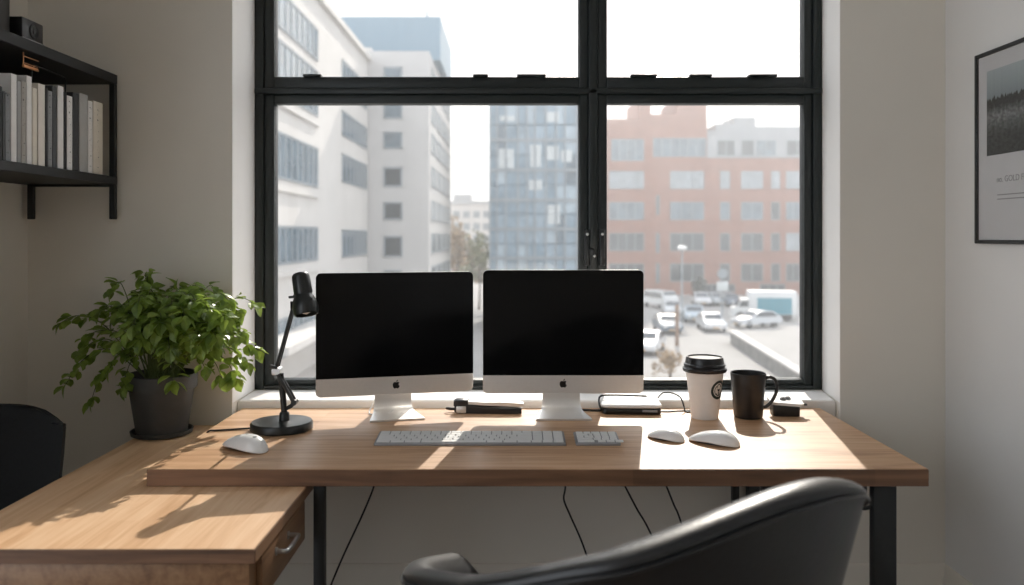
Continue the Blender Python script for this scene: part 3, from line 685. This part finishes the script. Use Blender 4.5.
BOOKS = [  # left and right edge of the spine, top, as seen; colour; marks; label
    (-24, -14, 84, GR, None, 'grey book at the far left end of the shelf row'),
    (-13, -2, 80, WH, DK, 'white book at the left end, next to the black one'),
    (-1.5, 2.3, 86, DK, None, 'thin black book at the left edge of the photo'),
    (2.7, 5.2, 91, (.05, .055, .06), None, 'thin charcoal book left of the grey lettered one'),
    (5.5, 10.6, 93, (.22, .23, .24), DK, 'grey lettered book left of the tallest white book'),
    (11.2, 17.0, 74, WH, None, 'tallest white book near the left end of the row'),
    (17.4, 21.2, 81, (.34, .34, .34), None, 'slim grey book right of the tallest white one'),
    (21.5, 26.3, 81, (.38, .36, .33), DK, 'taupe lettered book between the slim grey and white books'),
    (26.7, 32.0, 76, WH, None, 'second tallest white book, right of the taupe one'),
    (32.6, 37.2, 88, CR, None, 'short cream book under the wire bookend'),
    (38.2, 45.2, 84, (.82, .77, .70), None, 'ivory book with a broad plain spine, mid row'),
    (45.7, 48.0, 88, DK, None, 'thin black book right of the ivory one'),
    (48.2, 52.5, 91, (.28, .29, .30), DK, 'mid grey book with dark foot lettering'),
    (52.8, 57.4, 86, (.07, .075, .08), None, 'dark grey book left of a bright white one'),
    (57.8, 63.8, 86, WH, None, 'bright white plain book between two dark books'),
    (64.2, 67.0, 92, DK, None, 'thin black book left of the dotted white one'),
    (67.2, 72.6, 96, WH, DK, 'white book with a dotted dark title down its spine'),
    (73.0, 79.2, 93, (.05, .052, .055), None, 'broad black book right of the dotted white one'),
    (79.5, 88.0, 94, (.46, .46, .45), None, 'broad pale grey book, third from the right end'),
    (88.2, 92.8, 101, WH, DK, 'white lettered book, second from the right end'),
    (93.2, 103.0, 102, CR, DK, 'cream lettered book at the right end of the row')]
SPX = -1.352
for i, (a, c, top, colr, mk, lab) in enumerate(BOOKS):
    y0 = -SPX * F / (CX - a) ; y1 = -SPX * F / (CX - c)
    w_ = (y1 - y0) * .965; yc = (y0 + y1) / 2
    h_ = CH + (CY - top) * yc / F - 1.5475
    dep = random.uniform(.165, .20)
    t = thing('book', lab, 'book', (SPX, yc, 1.5475), 0, 'books on the lower shelf')
    m = bookmat('book_cover_%d' % i, colr, mk)
    b = MB(); ct = min(.0022, w_ * .2)
    b.box(-.004, -w_ / 2, 0, 0, w_ / 2, h_, min(.0016, w_ * .15), 2)
    for s in (-1, 1): b.box(-dep, s * w_ / 2, 0, -.001, s * (w_ / 2 - ct), h_, .0004, 1)
    b.build('cover', m, t)
    MB().box(-dep + .004, -w_ / 2 + ct, .003, -.003, w_ / 2 - ct, h_ - .003).build('pages', M_page, t)
b = MB(); p0 = at(33, 75, 2.415); 
b.tube(spline([(-1.385, 2.375, 1.815), (-1.385, 2.385, 1.838), (-1.385, 2.41, 1.842), (-1.385, 2.53, 1.838), (-1.385, 2.553, 1.832), (-1.385, 2.556, 1.80), (-1.385, 2.556, 1.70)], 6), .0022, 8)
b.tube([(-1.385, 2.375, 1.815), (-1.385, 2.375, 1.80)], .0022, 8)
tag(b.build('bookend', M_shelf), 'thin wire bookend loop above the books', 'bookend')
cp = thing('copper_clip', 'small copper wire clip hanging under the upper shelf board', 'clip', (-1.362, 2.335, 1.86))
b = MB(); b.box(-.004, -.040, -.042, .004, .030, -.037, .001); b.box(-.0015, -.040, -.040, .0015, -.037, 0, .0005); b.box(-.0015, -.040, -.012, .0015, .034, -.0095, .0005); b.box(-.001, -.04, -.030, .001, .030, -.0285); b.build('wire', M_copper, cp)
MB().box(-.003, -.0395, -.0375, .003, .028, -.0335).build('pad', M_copper, cp)
# on the upper board
sp_ = thing('speaker', 'small black box speaker with a round cone on the upper shelf', 'speaker', (-1.395, 2.322, 1.892))
MB().box(-.045, -.05, .001, .045, .052, .062, .004).build('body', M_darkplast, sp_)
MB().lathe([(.021, 0), (.021, .003), (.017, .004), (.014, .001), (.006, .0), (.004, .002)], (.0452, .004, .031), 28, (1, 0, 0)).build('cone', M_blackmetal, sp_)
MB().box(.030, -.052, .0, .047, .054, .006, .001).build('foot', M_greyplast, sp_)
bx = thing('storage_box', 'tall black box on the upper shelf, cut by the photo\'s left edge', 'box', (-1.44, 2.112, 1.892))
MB().box(-.09, -.13, .0005, .075, .13, .20, .004).build('body', M_darkplast, bx)
MB().box(-.093, -.133, .20, .078, .133, .235, .004).build('lid', M_darkplast, bx)
MB().box(.0745, -.04, .10, .077, .04, .125, .001).build('label_holder', M_chrome, bx)

# ------------------------------------------------------------------ framed picture on the right wall
PY0, PY1, PZ0, PZ1 = 2.18, 2.607, 1.323, 1.916
pc = thing('framed_picture', 'black framed print with a landscape photo on the right wall', 'picture', (XR, (PY0 + PY1) / 2, (PZ0 + PZ1) / 2))
hw, hh = (PY1 - PY0) / 2, (PZ1 - PZ0) / 2
b = MB(); fw = .012
b.box(-.016, -hw, -hh, -.001, -hw + fw, hh, .002, 1); b.box(-.016, hw - fw, -hh, -.001, hw, hh, .002, 1)
b.box(-.016, -hw + fw, -hh, -.001, hw - fw, -hh + fw, .002, 1); b.box(-.016, -hw + fw, hh - fw, -.001, hw - fw, hh, .002, 1); b.build('frame', M_blackmetal, pc)
MB().box(-.008, -hw + .01, -hh + .01, -.002, hw - .01, hh - .01).build('mat', M_matboard, pc)
def poster_mat():
    m = bpy.data.materials.new('landscape_print'); m.use_nodes = True; t = m.node_tree; N = t.nodes.new; L = t.links.new
    p = t.nodes['Principled BSDF']; p.inputs['Roughness'].default_value = .6
    tc = N('ShaderNodeTexCoord'); sp = N('ShaderNodeSeparateXYZ'); L(tc.outputs['Object'], sp.inputs[0])
    mp = N('ShaderNodeMapping'); mp.inputs['Scale'].default_value = (0, 60, 0); L(tc.outputs['Object'], mp.inputs[0])
    nz = N('ShaderNodeTexNoise'); nz.inputs['Scale'].default_value = 1.2; nz.inputs['Detail'].default_value = 4; L(mp.outputs[0], nz.inputs[0])
    h = N('ShaderNodeMath'); h.operation = 'MULTIPLY_ADD'; L(nz.outputs['Fac'], h.inputs[0]); h.inputs[1].default_value = .05; L(sp.outputs['Z'], h.inputs[2])
    mr = N('ShaderNodeMapRange'); mr.inputs[1].default_value = -.005; mr.inputs[2].default_value = .26; L(h.outputs[0], mr.inputs[0])
    r = N('ShaderNodeValToRGB'); e = r.color_ramp.elements; e[0].position = 0; e[0].color = (.05, .055, .055, 1); e[1].position = 1; e[1].color = (.36, .41, .42, 1)
    for po, c in ((.25, (.06, .065, .065)), (.36, (.13, .14, .14)), (.46, (.26, .27, .27)), (.54, (.10, .11, .11)), (.58, (.035, .04, .04)), (.66, (.03, .035, .035)), (.68, (.22, .26, .27))):
        k = e.new(po); k.color = c + (1,)
    L(mr.outputs[0], r.inputs[0])
    m2 = N('ShaderNodeMapping'); m2.inputs['Scale'].default_value = (1, 60, 110); L(tc.outputs['Object'], m2.inputs[0])
    n2 = N('ShaderNodeTexNoise'); n2.inputs['Scale'].default_value = 1.0; n2.inputs['Detail'].default_value = 5; L(m2.outputs[0], n2.inputs[0])
    r2 = N('ShaderNodeValToRGB'); r2.color_ramp.elements[0].position = .36; r2.color_ramp.elements[0].color = (.35, .35, .35, 1); r2.color_ramp.elements[1].position = .66; r2.color_ramp.elements[1].color = (1, 1, 1, 1)
    L(n2.outputs['Fac'], r2.inputs[0])
    up = N('ShaderNodeMath'); up.operation = 'LESS_THAN'; up.inputs[1].default_value = .67; L(mr.outputs[0], up.inputs[0])
    mx = N('ShaderNodeMix'); mx.data_type = 'RGBA'; mx.blend_type = 'MULTIPLY'; L(up.outputs[0], mx.inputs[0]); L(r.outputs[0], mx.inputs[6]); L(r2.outputs[0], mx.inputs[7])
    L(mx.outputs[2], p.inputs['Base Color'])
    return m
MB().box(-.0092, -hw + .05, -.026, -.0078, hw - .058, .235).build('print', poster_mat(), pc)
def text(body, size, parent, loc, m):
    cu = bpy.data.curves.new('t', 'FONT'); cu.body = body; cu.size = size; cu.extrude = .0003
    ob = bpy.data.objects.new('t', cu); me = bpy.data.meshes.new_from_object(ob); bpy.data.objects.remove(ob); bpy.data.curves.remove(cu)
    me.materials.append(m); o = bpy.data.objects.new('caption', me); COL.objects.link(o); o.parent = parent
    o.matrix_local = Matrix.Translation(loc) @ Matrix(((0, 0, -1, 0), (-1, 0, 0, 0), (0, 1, 0, 0), (0, 0, 0, 1)))
text('no. GOLD FIELD', .026, pc, (-.0085, hw - .108, -.110), M_ink)
b = MB()
for z in (-.150, -.163): b.box(-.0088, -hw + .06, z, -.0078, hw - .112, z + .0035)
b.build('caption_lines', M_ink, pc)
MB().box(-.0145, -hw + .012, -hh + .012, -.0125, hw - .012, hh - .012).build('glass', M_pglass, pc, 0)

# ------------------------------------------------------------------ outside
GZ = -6.65
M_asph = mat('pale_asphalt', (0.315, 0.30, 0.285), 0.9, var=0.08, scale=.25)
M_conc = mat('pale_concrete', (0.56, 0.535, 0.505), 0.85, var=0.04, scale=.5)
M_conc2 = mat('grey_concrete', (0.50, 0.485, 0.47), 0.85, var=0.04, scale=.5)
M_brick = mat('red_brick', (0.30, 0.145, 0.105), 0.85, var=0.10, scale=.8)
M_greypanel = mat('grey_panel', (0.30, 0.31, 0.32), 0.6, var=0.06, scale=.6)
M_bluepanel = mat('blue_cladding', (0.18, 0.26, 0.32), 0.55, var=0.05, scale=1.0, stretch=(6, 6, .1))
PANES = [mat('far_pane_blue', (.10, .14, .17), .12, spec=.8, var=.3, scale=.8), mat('far_pane_dark', (.03, .04, .047), .12, spec=.8, var=.3, scale=.8), mat('far_pane_light', (.26, .29, .31), .2, spec=.8, var=.25, scale=.8)]
M_farframe = mat('far_window_frame', (.26, .29, .31), .5)
struct('ground', MB().box(-150, 5, GZ - .3, 200, 320, GZ), M_asph)

def far_window(parent, M, w, h, nx, pane=None, fr=M_farframe, bar=.10):
    """Window of width w, height h; local x across, y into the wall, z up; pane behind a frame with nx lights."""
    b = MB()
    b.box(0, -.06, 0, w, .02, bar, 0, 1, M); b.box(0, -.06, h - bar, w, .02, h, 0, 1, M)
    for k in range(nx + 1):
        x = (w - bar) * k / nx; b.box(x, -.06, 0, x + bar, .02, h, 0, 1, M)
    f = b.build('window', fr, parent, 0)
    MB().box(.02, -.03, .02, w - .02, .01, h - .02, 0, 1, M).build('pane', pane or random.choice(PANES), f, 0)

# brick block across the car park
D = 110.0
bk = thing('brick_building', 'red brick office block across the car park', 'building', (25, D, GZ))
ob = Vector((25, D, GZ))
def fx(px, d=D): return (px - CX) / F * d - ob.x
def fz(py, d=D): return CH + (CY - py) / F * d - ob.z
b = MB(); b.box(fx(588), 0, 0, fx(707), 14, fz(119)); b.box(fx(707), 0, 0, fx(930), 14, fz(138)); b.build('wall', M_brick, bk, 0)
b = MB(); b.box(fx(639), 0.2, fz(119), fx(651), 12, fz(96)); b.box(fx(651), .2, fz(119), fx(677), 12, fz(114)); b.box(fx(677), .2, fz(119), fx(707), 12, fz(96)); b.build('roof_block', M_brick, bk, 0)
b = MB(); b.box(fx(707), -.1, fz(158), fx(930), 13, fz(136)); b.box(fx(707.5), 1.5, fz(136), fx(930), 12, fz(129)); b.build('top_storey', M_greypanel, bk, 0)
b = MB(); b.box(fx(738), 2, fz(129), fx(760), 10, fz(115)); b.box(fx(760), 2, fz(129), fx(930), 10, fz(124.5)); b.box(fx(719), 2, fz(129), fx(738), 8, fz(122)); b.prism([(fx(726), fz(122)), (fx(734), fz(122)), (fx(730), fz(118))], 3, Matrix.Translation((0, 2, 0))); b.build('roof_plant', M_greypanel, bk, 0)
def bw(x0, x1, y0, y1, nx, off=0.0, pane=None):
    far_window(bk, Matrix.Translation((fx(x0), off, fz(y1))), fx(x1) - fx(x0), fz(y0) - fz(y1), nx, pane)
for x0, x1, y0, y1, nx in ((611, 644, 139, 161, 4), (653, 706, 138, 157, 6)): bw(x0, x1, y0, y1, nx, 0, PANES[0])
for x0, x1, nx in ((717, 735, 2), (741, 754, 1), (756, 776, 2), (786, 808, 2), (815, 840, 2)): bw(x0, x1, 140, 156, nx, -.1)
for k, y0 in enumerate((171, 202, 233, 263.5)):
    for x0, x1, nx in ((609, 644, 4), (670, 704, 3), (720, 730, 1), (741, 763, 2), (771, 780, 1), (786, 800, 2), (812, 836, 2), (848, 858, 1)):
        bw(x0, x1, y0, y0 + 18, nx, 0, (PANES[2], PANES[0], PANES[1], PANES[1])[k] if random.random() < .75 else None)
for y0 in (195, 233, 263): bw(656, 659.5, y0, y0 + 20, 1)
for x0, x1 in ((700, 735), (760, 785)): bw(x0, x1, 284, 292, 3, 0, PANES[1])

# glass block in the middle
gb = thing('glass_building', 'blue-grey glass curtain-wall tower left of the brick block', 'building', (2.6, 70, GZ)); ob = Vector((2.6, 70, GZ)); D = 70.0
gx = lambda p: (p - CX) / F * 70 - 2.6
gz = lambda p: CH + (CY - p) / F * 70 - GZ
MB().box(gx(489), .1, 0, gx(597), 12, gz(95)).build('wall', M_bluepanel, gb, 0)
M_gl = [mat('curtain_blue', (.18, .26, .32), .2, spec=.6, var=.2, scale=.5), mat('curtain_pale', (.34, .42, .47), .25, spec=.6, var=.15, scale=.5), mat('curtain_dark', (.11, .155, .19), .2, spec=.6, var=.3, scale=.7), mat('curtain_mid', (.24, .32, .38), .25, spec=.6, var=.2, scale=.5)]
cols = [490, 497, 506, 518, 527, 535, 546, 556, 565, 577, 587, 596]
rows = [96, 110, 125, 140, 155, 170, 185, 199, 214, 229, 244, 258, 272, 290, 310]
for i in range(len(cols) - 1):
    for j in range(0, len(rows) - 1, 2):
        z1, z0 = gz(rows[j]), gz(rows[min(j + 2, len(rows) - 1)])
        MB().box(gx(cols[i]) + .04, -.02, z0 + .08, gx(cols[i + 1]) - .04, .12, z1 - .08).build('pane', M_gl[0] if i == 0 else random.choices(M_gl, (4, 2, 1, 4))[0], gb, 0)
M_light = mat('pale_blind', (.55, .58, .58), .6)
for x0, x1, y0, y1 in ((499, 514, 149, 168), (530, 541, 145, 167), (547, 559, 146, 160), (547, 559, 112, 122), (561, 572, 150, 162), (500, 515, 116, 121), (548, 560, 205, 224), (529, 542, 180, 190)):
    MB().box(gx(x0), -.06, gz(y1), gx(x1), .02, gz(y0)).build('blind', M_light, gb, 0)
b = MB()
for p in cols: b.box(gx(p) - .07, -.16, 0, gx(p) + .07, .1, gz(95.5))
for p in (96, 140, 170, 200, 229, 258): b.box(gx(489), -.14, gz(p) - .13, gx(597), .1, gz(p) + .13)
b.build('mullions', M_farframe, gb, 0)

# pale office wing on the left, running away from the window
lw = thing('office_wing', 'pale concrete office wing with long window bands on the left', 'building', (-10, 45, GZ))
b = MB(); b.box(-14, -23, 0, 0, 12.3, 13.4 - GZ); b.box(-14, -23, 13.4 - GZ, .25, 12.3, 13.75 - GZ); b.build('wall', M_conc, lw, 0)
Mx = lambda y, z: Matrix.Translation((0, y - 45, z - GZ)) @ Matrix.Rotation(PI / 2, 4, 'Z')
BANDS = ((11.9, 10.25), (9.75, 7.4), (5.8, 3.76), (1.76, .05), (-2.3, -4.0))
for zt, zb in BANDS:
    far_window(lw, Mx(33.2, zb), 9.1, zt - zb, 9, PANES[0], M_farframe, .12); far_window(lw, Mx(23.5, zb), 7.2, zt - zb, 7, PANES[0], M_farframe, .12)
for zt, zb in ((11.7, 9.9), (8.7, 7.2), (6.15, 4.45), (1.68, 0), (-2.3, -4)):
    far_window(lw, Mx(48.4, zb), 8.2, zt - zb, 7, PANES[0], M_farframe, .12)
b = MB()
for z in (3.35, -.35, 7.0): b.box(0, -23, z - GZ - .12, .16, 2.6 - 5.3, z - GZ + .12)
b.build('sill_course', M_conc, lw, 0)
b = MB(); b.box(0, -14, 0, 3.0, 2, -5.2 - GZ); b.box(0, -14, -3.2 - GZ, 1.6, 2, -2.9 - GZ); b.build('porch', M_conc, lw, 0)

tw = thing('concrete_tower', 'grey concrete tower block with a blue clad rooftop', 'building', (-8, 57.5, GZ))
tx = lambda p, d=57.5: (p - CX) / F * d + 8
tz = lambda p, d=57.5: CH + (CY - p) / F * d - GZ
MB().box(-6, 0, 0, tx(429), 20.5, tz(51)).build('wall', M_conc2, tw, 0)
MB().box(-6.0, 3, tz(51), 2.75, 14, 17.4 - GZ).build('roof_storey', M_bluepanel, tw, 0)
b = MB(); b.box(tx(358), .4, tz(51), tx(370), 2, tz(46)); b.build('roof_vent', M_conc, tw, 0)
b = MB(); b.cyl((tx(425, 60), 4, 17.2 - GZ), (tx(425, 60), 4, 19.2 - GZ), .12, .05, 8); b.build('antenna', M_farframe, tw)
for y0, y1 in ((67, 86), (102, 119), (132, 149), (167, 187), (202, 220), (236, 257), (270, 288)):
    far_window(tw, Matrix.Translation((tx(383.5), 0, tz(y1))), tx(402.5) - tx(383.5), tz(y0) - tz(y1), 1, PANES[1] if y0 > 160 else PANES[0], M_farframe, .12)
xs = tx(429)
for y0 in (62, 97, 129, 163, 198, 232, 266):
    for k in range(4):
        far_window(tw, Matrix.Translation((xs, 1.6 + k * 4.6, tz(y0 + 22))) @ Matrix.Rotation(PI / 2, 4, 'Z'), 3.4, 1.45, 3, PANES[0], M_farframe, .1)

# low distant terrace and autumn trees in the gap
fb = thing('distant_terrace', 'pale low building far off in the gap between towers', 'building', (-9, 160, GZ))
qx = lambda p: (p - CX) / F * 160 + 9
qz = lambda p: CH + (CY - p) / F * 160 - GZ
MB().box(qx(440), 0, 0, qx(496), 12, qz(203)).build('wall', M_conc, fb, 0)
b = MB(); b.box(qx(453), 1, qz(203), qx(471), 8, qz(194)); b.box(qx(440), -.4, qz(204), qx(496), 12, qz(201)); b.build('roof', M_greypanel, fb, 0)
for y0 in (211, 223, 235):
    for x0 in (443, 453, 463, 473, 483):
        far_window(fb, Matrix.Translation((qx(x0), 0, qz(y0 + 7))), qx(x0 + 7) - qx(x0), qz(y0) - qz(y0 + 7), 2, PANES[0], M_farframe, .2)

def leafmat(name, c):
    return mat(name, c, .8, var=.3, scale=1.2)
M_aut = leafmat('autumn_leaves', (.36, .25, .14)); M_olive = leafmat('olive_leaves', (.20, .20, .11)); M_bark = mat('bark', (.10, .07, .05), .9, var=.3, scale=4)
def tree(name, label, loc, h, r, m, n=900, sz=.3, group=None):
    t = thing(name, label, 'tree', loc, 0, group)
    b = MB(); b.tube([(0, 0, 0), (.05 * r, 0, h * .3), (0, .05 * r, h * .75)], .05 * r + .04, 8, .02)
    for k in range(7):
        a = k * 2.4; z0 = h * (.3 + .05 * k); b.tube([(0, 0, z0), (r * .6 * math.cos(a), r * .6 * math.sin(a), z0 + h * .25)], .03 * r, 6, .01)
    b.build('trunk', M_bark, t)
    b = MB(); blobs = [(Vector((random.gauss(0, .42) * r, random.gauss(0, .42) * r, h * .62 + random.gauss(0, .17) * h)), r * random.uniform(.28, .5)) for _ in range(16)]
    for k in range(n):
        c, rr = random.choice(blobs); v = Vector((random.gauss(0, 1), random.gauss(0, 1), random.gauss(0, 1))).normalized() * rr * random.uniform(.4, 1) ** .5
        p = c + v; u = Vector((random.gauss(0, 1), random.gauss(0, 1), random.gauss(0, .6))).normalized(); w = u.cross(Vector((random.gauss(0, 1), random.gauss(0, 1), random.gauss(0, 1)))).normalized()
        s = sz * random.uniform(.6, 1.3)
        b.quad(p - u * s, p - w * s * .6, p + u * s, p + w * s * .6)
    b.build('foliage', m, t, 0, False)
tree('tree', 'pale orange autumn tree in the gap beside the concrete tower', (at(457, 250, 95).x, 95, GZ), 9.5, 3.0, M_aut, 1500, .3)
tree('tree', 'thin olive tree in the gap beside the glass tower', (at(479, 250, 88).x, 88, GZ), 8.5, 2.3, M_olive, 900, .26)
tree('bush', 'dark round bush at the foot of the brick block', (at(699, 285, 103).x, 103, GZ), 2.6, 1.5, leafmat('dark_leaves', (.05, .06, .05)), 700, .2)
tree('shrub', 'rusty shrub on the verge behind the paper cup', (at(670, 370, 46).x, 46, GZ), 1.6, 1.0, M_aut, 500, .1)

# vehicles: real lofted bodies
def G(px, py):
    """Ground point seen at a pixel."""
    d = (CH - GZ) * F / (py - CY); return Vector(((px - CX) / F * d, d, GZ))
M_tyre = mat('tyre', (.02, .02, .02), .8); M_carglass = mat('car_glass', (.03, .04, .05), .08, spec=.8)
M_lampred = mat('tail_lamp', (.35, .05, .03), .3); M_plate = mat('number_plate', (.55, .38, .22), .5)
def car(label, loc, rz, colr, van=False, L=4.3, Wd=1.78, H=1.45):
    t = thing('van' if van else 'car', label, 'van' if van else 'car', loc, rz, 'vehicles in the car park')
    m = mat('paint_%.2f_%.2f_%.2f' % colr, colr, .3, var=.02, scale=1, coat=.5)
    if van: prof = [(-.5, .28), (-.5, .62), (-.46, .92), (-.36, 1.0), (.36, 1.0), (.44, .82), (.48, .62), (.5, .30)]; hi = [(-.42, .62), (-.38, .90), (.33, .92), (.42, .62)]
    else: prof = [(-.5, .30), (-.5, .60), (-.44, .66), (-.30, .95), (-.18, 1.0), (.06, .98), (.22, .68), (.44, .58), (.5, .48), (.5, .25)]; hi = [(-.38, .67), (-.28, .91), (-.17, .955), (.05, .94), (.18, .68)]
    b = MB(); pts = [(x * L, z * H) for x, z in prof]
    rs = []
    for s in (-1, -.93, .93, 1):
        ins = .94 if abs(s) == 1 else 1
        rs.append([Vector((x * (1 if abs(s) < 1 else .985), s * Wd / 2 * (1 - max(0, z - H * .6) * .22), .17 + (z - .17) * (ins if z > H * .5 else 1))) for x, z in pts])
    b.rings(rs); b.build('body', m, t, 35)
    b = MB()
    for s in (-1, 1):
        q = [Vector((x * L, s * (Wd / 2 * (1 - max(0, z * H - H * .6) * .22) + .012), z * H)) for x, z in hi]
        b.quad(*q)
    (xa, za), (xb, zb) = ((-.30, .93), (-.42, .67)) if not van else ((-.47, .88), (-.5, .64))
    (xc, zc), (xd, zd) = ((.09, .94), (.215, .69)) if not van else ((.38, .96), (.445, .80))
    hwn = Wd * .40
    for (x0, z0), (x1, z1), sg in (((xa, za), (xb, zb), -1), ((xc, zc), (xd, zd), 1)):
        b.quad(*[Vector((x * L + sg * .03, y, z * H + .03)) for x, y, z in ((x0, -hwn * .9, z0), (x0, hwn * .9, z0), (x1, hwn, z1), (x1, -hwn, z1))])
    b.build('glass', M_carglass, t, 0, False)
    for sx in (-.30, .31):
        for sy in (-1, 1):
            MB().lathe([(.05, -.10), (.24, -.10), (.32, -.08), (.32, .08), (.24, .10), (.05, .08)], (sx * L, sy * (Wd / 2 - .10), .32), 20, (0, sy, 0)).build('wheel', M_tyre, t)
    b = MB()
    for sy in (-1, 1): b.box(L * .47, sy * Wd * .30 - .16, H * .40, L * .505, sy * Wd * .30 + .16, H * .50, .02, 1)
    b.build('headlamps', M_white, t)
    MB().box(L * .49, -.26, H * .24, L * .508, .26, H * .32).build('plate', M_plate, t, 0)
    return t
A = math.radians
car('white car facing the window in the middle of the car park', G(711, 330), A(-92), (.62, .63, .64))
car('silver saloon parked at an angle by the low wall', G(756, 327), A(-158), (.48, .50, .52))
car('light blue hatchback left of the white car facing the window', G(694, 321), A(-100), (.38, .45, .50))
car('white estate car behind the street lamp pole', G(672, 315), A(-95), (.60, .61, .62))
car('white van at the left end of the far row', G(660, 308), A(-70), (.62, .63, .63), True, 4.8, 1.9, 1.95)
car('dark blue car half hidden behind the rusty post', G(667, 332), A(-90), (.10, .14, .18))
car('white car in the far row under the brick wall', G(701, 305), A(-95), (.60, .61, .62))
car('grey car in the far row beside the sign pole', G(716, 305), A(-85), (.35, .38, .40))
car('navy car in the far row left of the box truck', G(729, 306), A(-80), (.08, .11, .15))
car('white car nearest the window, beside the right-hand computer', G(648, 352), A(-110), (.62, .63, .64))
tk = thing('box_truck', 'white box truck with a teal side panel', 'truck', G(772, 321) + Vector((0, 1, 0)), A(172))
M_trk = mat('truck_white', (.66, .67, .67), .4); M_teal = mat('truck_teal', (.05, .24, .31), .5)
MB().box(-2.4, -1.1, .55, 1.9, 1.1, 2.75, .05).build('cargo_box', M_trk, tk)
MB().box(-1.9, 1.1, .62, 1.2, 1.13, 2.15).build('side_panel', M_teal, tk)
b = MB(); b.rings([[Vector((x, s * 1.0, z)) for x, z in ((1.9, .4), (1.9, 2.0), (2.6, 2.0), (3.0, 1.3), (3.4, 1.15), (3.5, .4))] for s in (-1, 1)]); b.build('cab', M_trk, tk)
b = MB(); b.quad(Vector((2.0, 1.015, 1.3)), Vector((2.0, 1.015, 1.85)), Vector((2.55, 1.015, 1.85)), Vector((2.9, 1.015, 1.3))); b.quad(Vector((2.66, -.85, 1.95)), Vector((2.66, .85, 1.95)), Vector((3.03, .9, 1.32)), Vector((3.03, -.9, 1.32))); b.build('glass', M_carglass, tk, 0, False)
for x in (-1.5, 2.7):
    for sy in (-1, 1): MB().lathe([(.05, -.13), (.3, -.13), (.42, -.1), (.42, .1), (.3, .13), (.05, .1)], (x, sy * .95, .42), 20, (0, sy, 0)).build('wheel', M_tyre, tk)

# low wall, poles, sign, post
P0, P1 = G(733, 343), G(812, 396)
dr_ = (P1 - P0).normalized(); nm = Vector((-dr_.y, dr_.x, 0)); ang = math.atan2(dr_.y, dr_.x)
lwall = thing('low_wall', 'low concrete boundary wall running diagonally through the car park', 'wall', P0, ang)
Ln = (P1 - P0).length
MB().box(0, -.2, 0, Ln, .2, .78).build('wall', mat('wall_stone', (.30, .29, .275), .9, var=.25, scale=1.5), lwall, 0)
MB().box(-.08, -.28, .78, Ln, .28, .92, .02).build('coping', M_conc, lwall)
sl = thing('street_lamp', 'tall grey street lamp in front of the brick block', 'street lamp', G(682, 322))
hgt = (322 - 249) / F * G(682, 322).y
b = MB(); b.lathe([(.16, 0), (.16, .5), (.10, .6), (.07, hgt)], n=12); b.build('pole', M_farframe, sl)
b = MB(); b.rings([[Vector((x, y, z)) for x, y in rrect(.9 * k, .5 * k, .15 * k, 4)] for k, z in ((.6, hgt - .1), (1, hgt + .05), (.9, hgt + .2), (.4, hgt + .3))]); b.build('head', M_white, sl)
sg = thing('sign_post', 'white sign boards on a pole beside the grey far car', 'sign', G(722, 326))
b = MB(); b.lathe([(.09, 0), (.07, 4.3)], n=10); b.build('pole', M_farframe, sg)
b = MB(); b.lathe([(.42, 0), (.45, .03), (.42, .06)], (0, -.1, 4.6), 24, (0, -1, 0)); b.build('round_sign', M_farframe, sg)
MB().box(-.5, -.16, 3.1, .5, -.1, 3.9, .02).build('board', M_light, sg)
MB().box(-.28, -.16, 2.55, .28, -.1, 2.95, .02).build('plate', M_greypanel, sg)
rp = tag(MB().lathe([(.14, 0), (.14, 2.4), (.11, 2.6), (.16, 2.62), (.16, 2.9), (.05, 3.0)], n=12).build('post', mat('rust', (.26, .17, .12), .9, var=.2, scale=4)), 'rusty bollard post left of the white facing car', 'post'); rp.location = G(677, 346)

# thin haze over the city
hm = bpy.data.materials.new('haze'); hm.use_nodes = True; t = hm.node_tree; t.nodes.clear()
o_ = t.nodes.new('ShaderNodeOutputMaterial'); vs = t.nodes.new('ShaderNodeVolumeScatter'); vs.inputs['Color'].default_value = (.97, .985, 1, 1); vs.inputs['Density'].default_value = .0033; vs.inputs['Anisotropy'].default_value = .35
t.links.new(vs.outputs[0], o_.inputs['Volume'])
hz_ = MB().box(-120, 8, GZ + .02, 140, 230, 45).build('haze', hm, None, 0)
tag(hz_, 'pale haze in the air over the car park and buildings', 'haze', None, 'stuff')
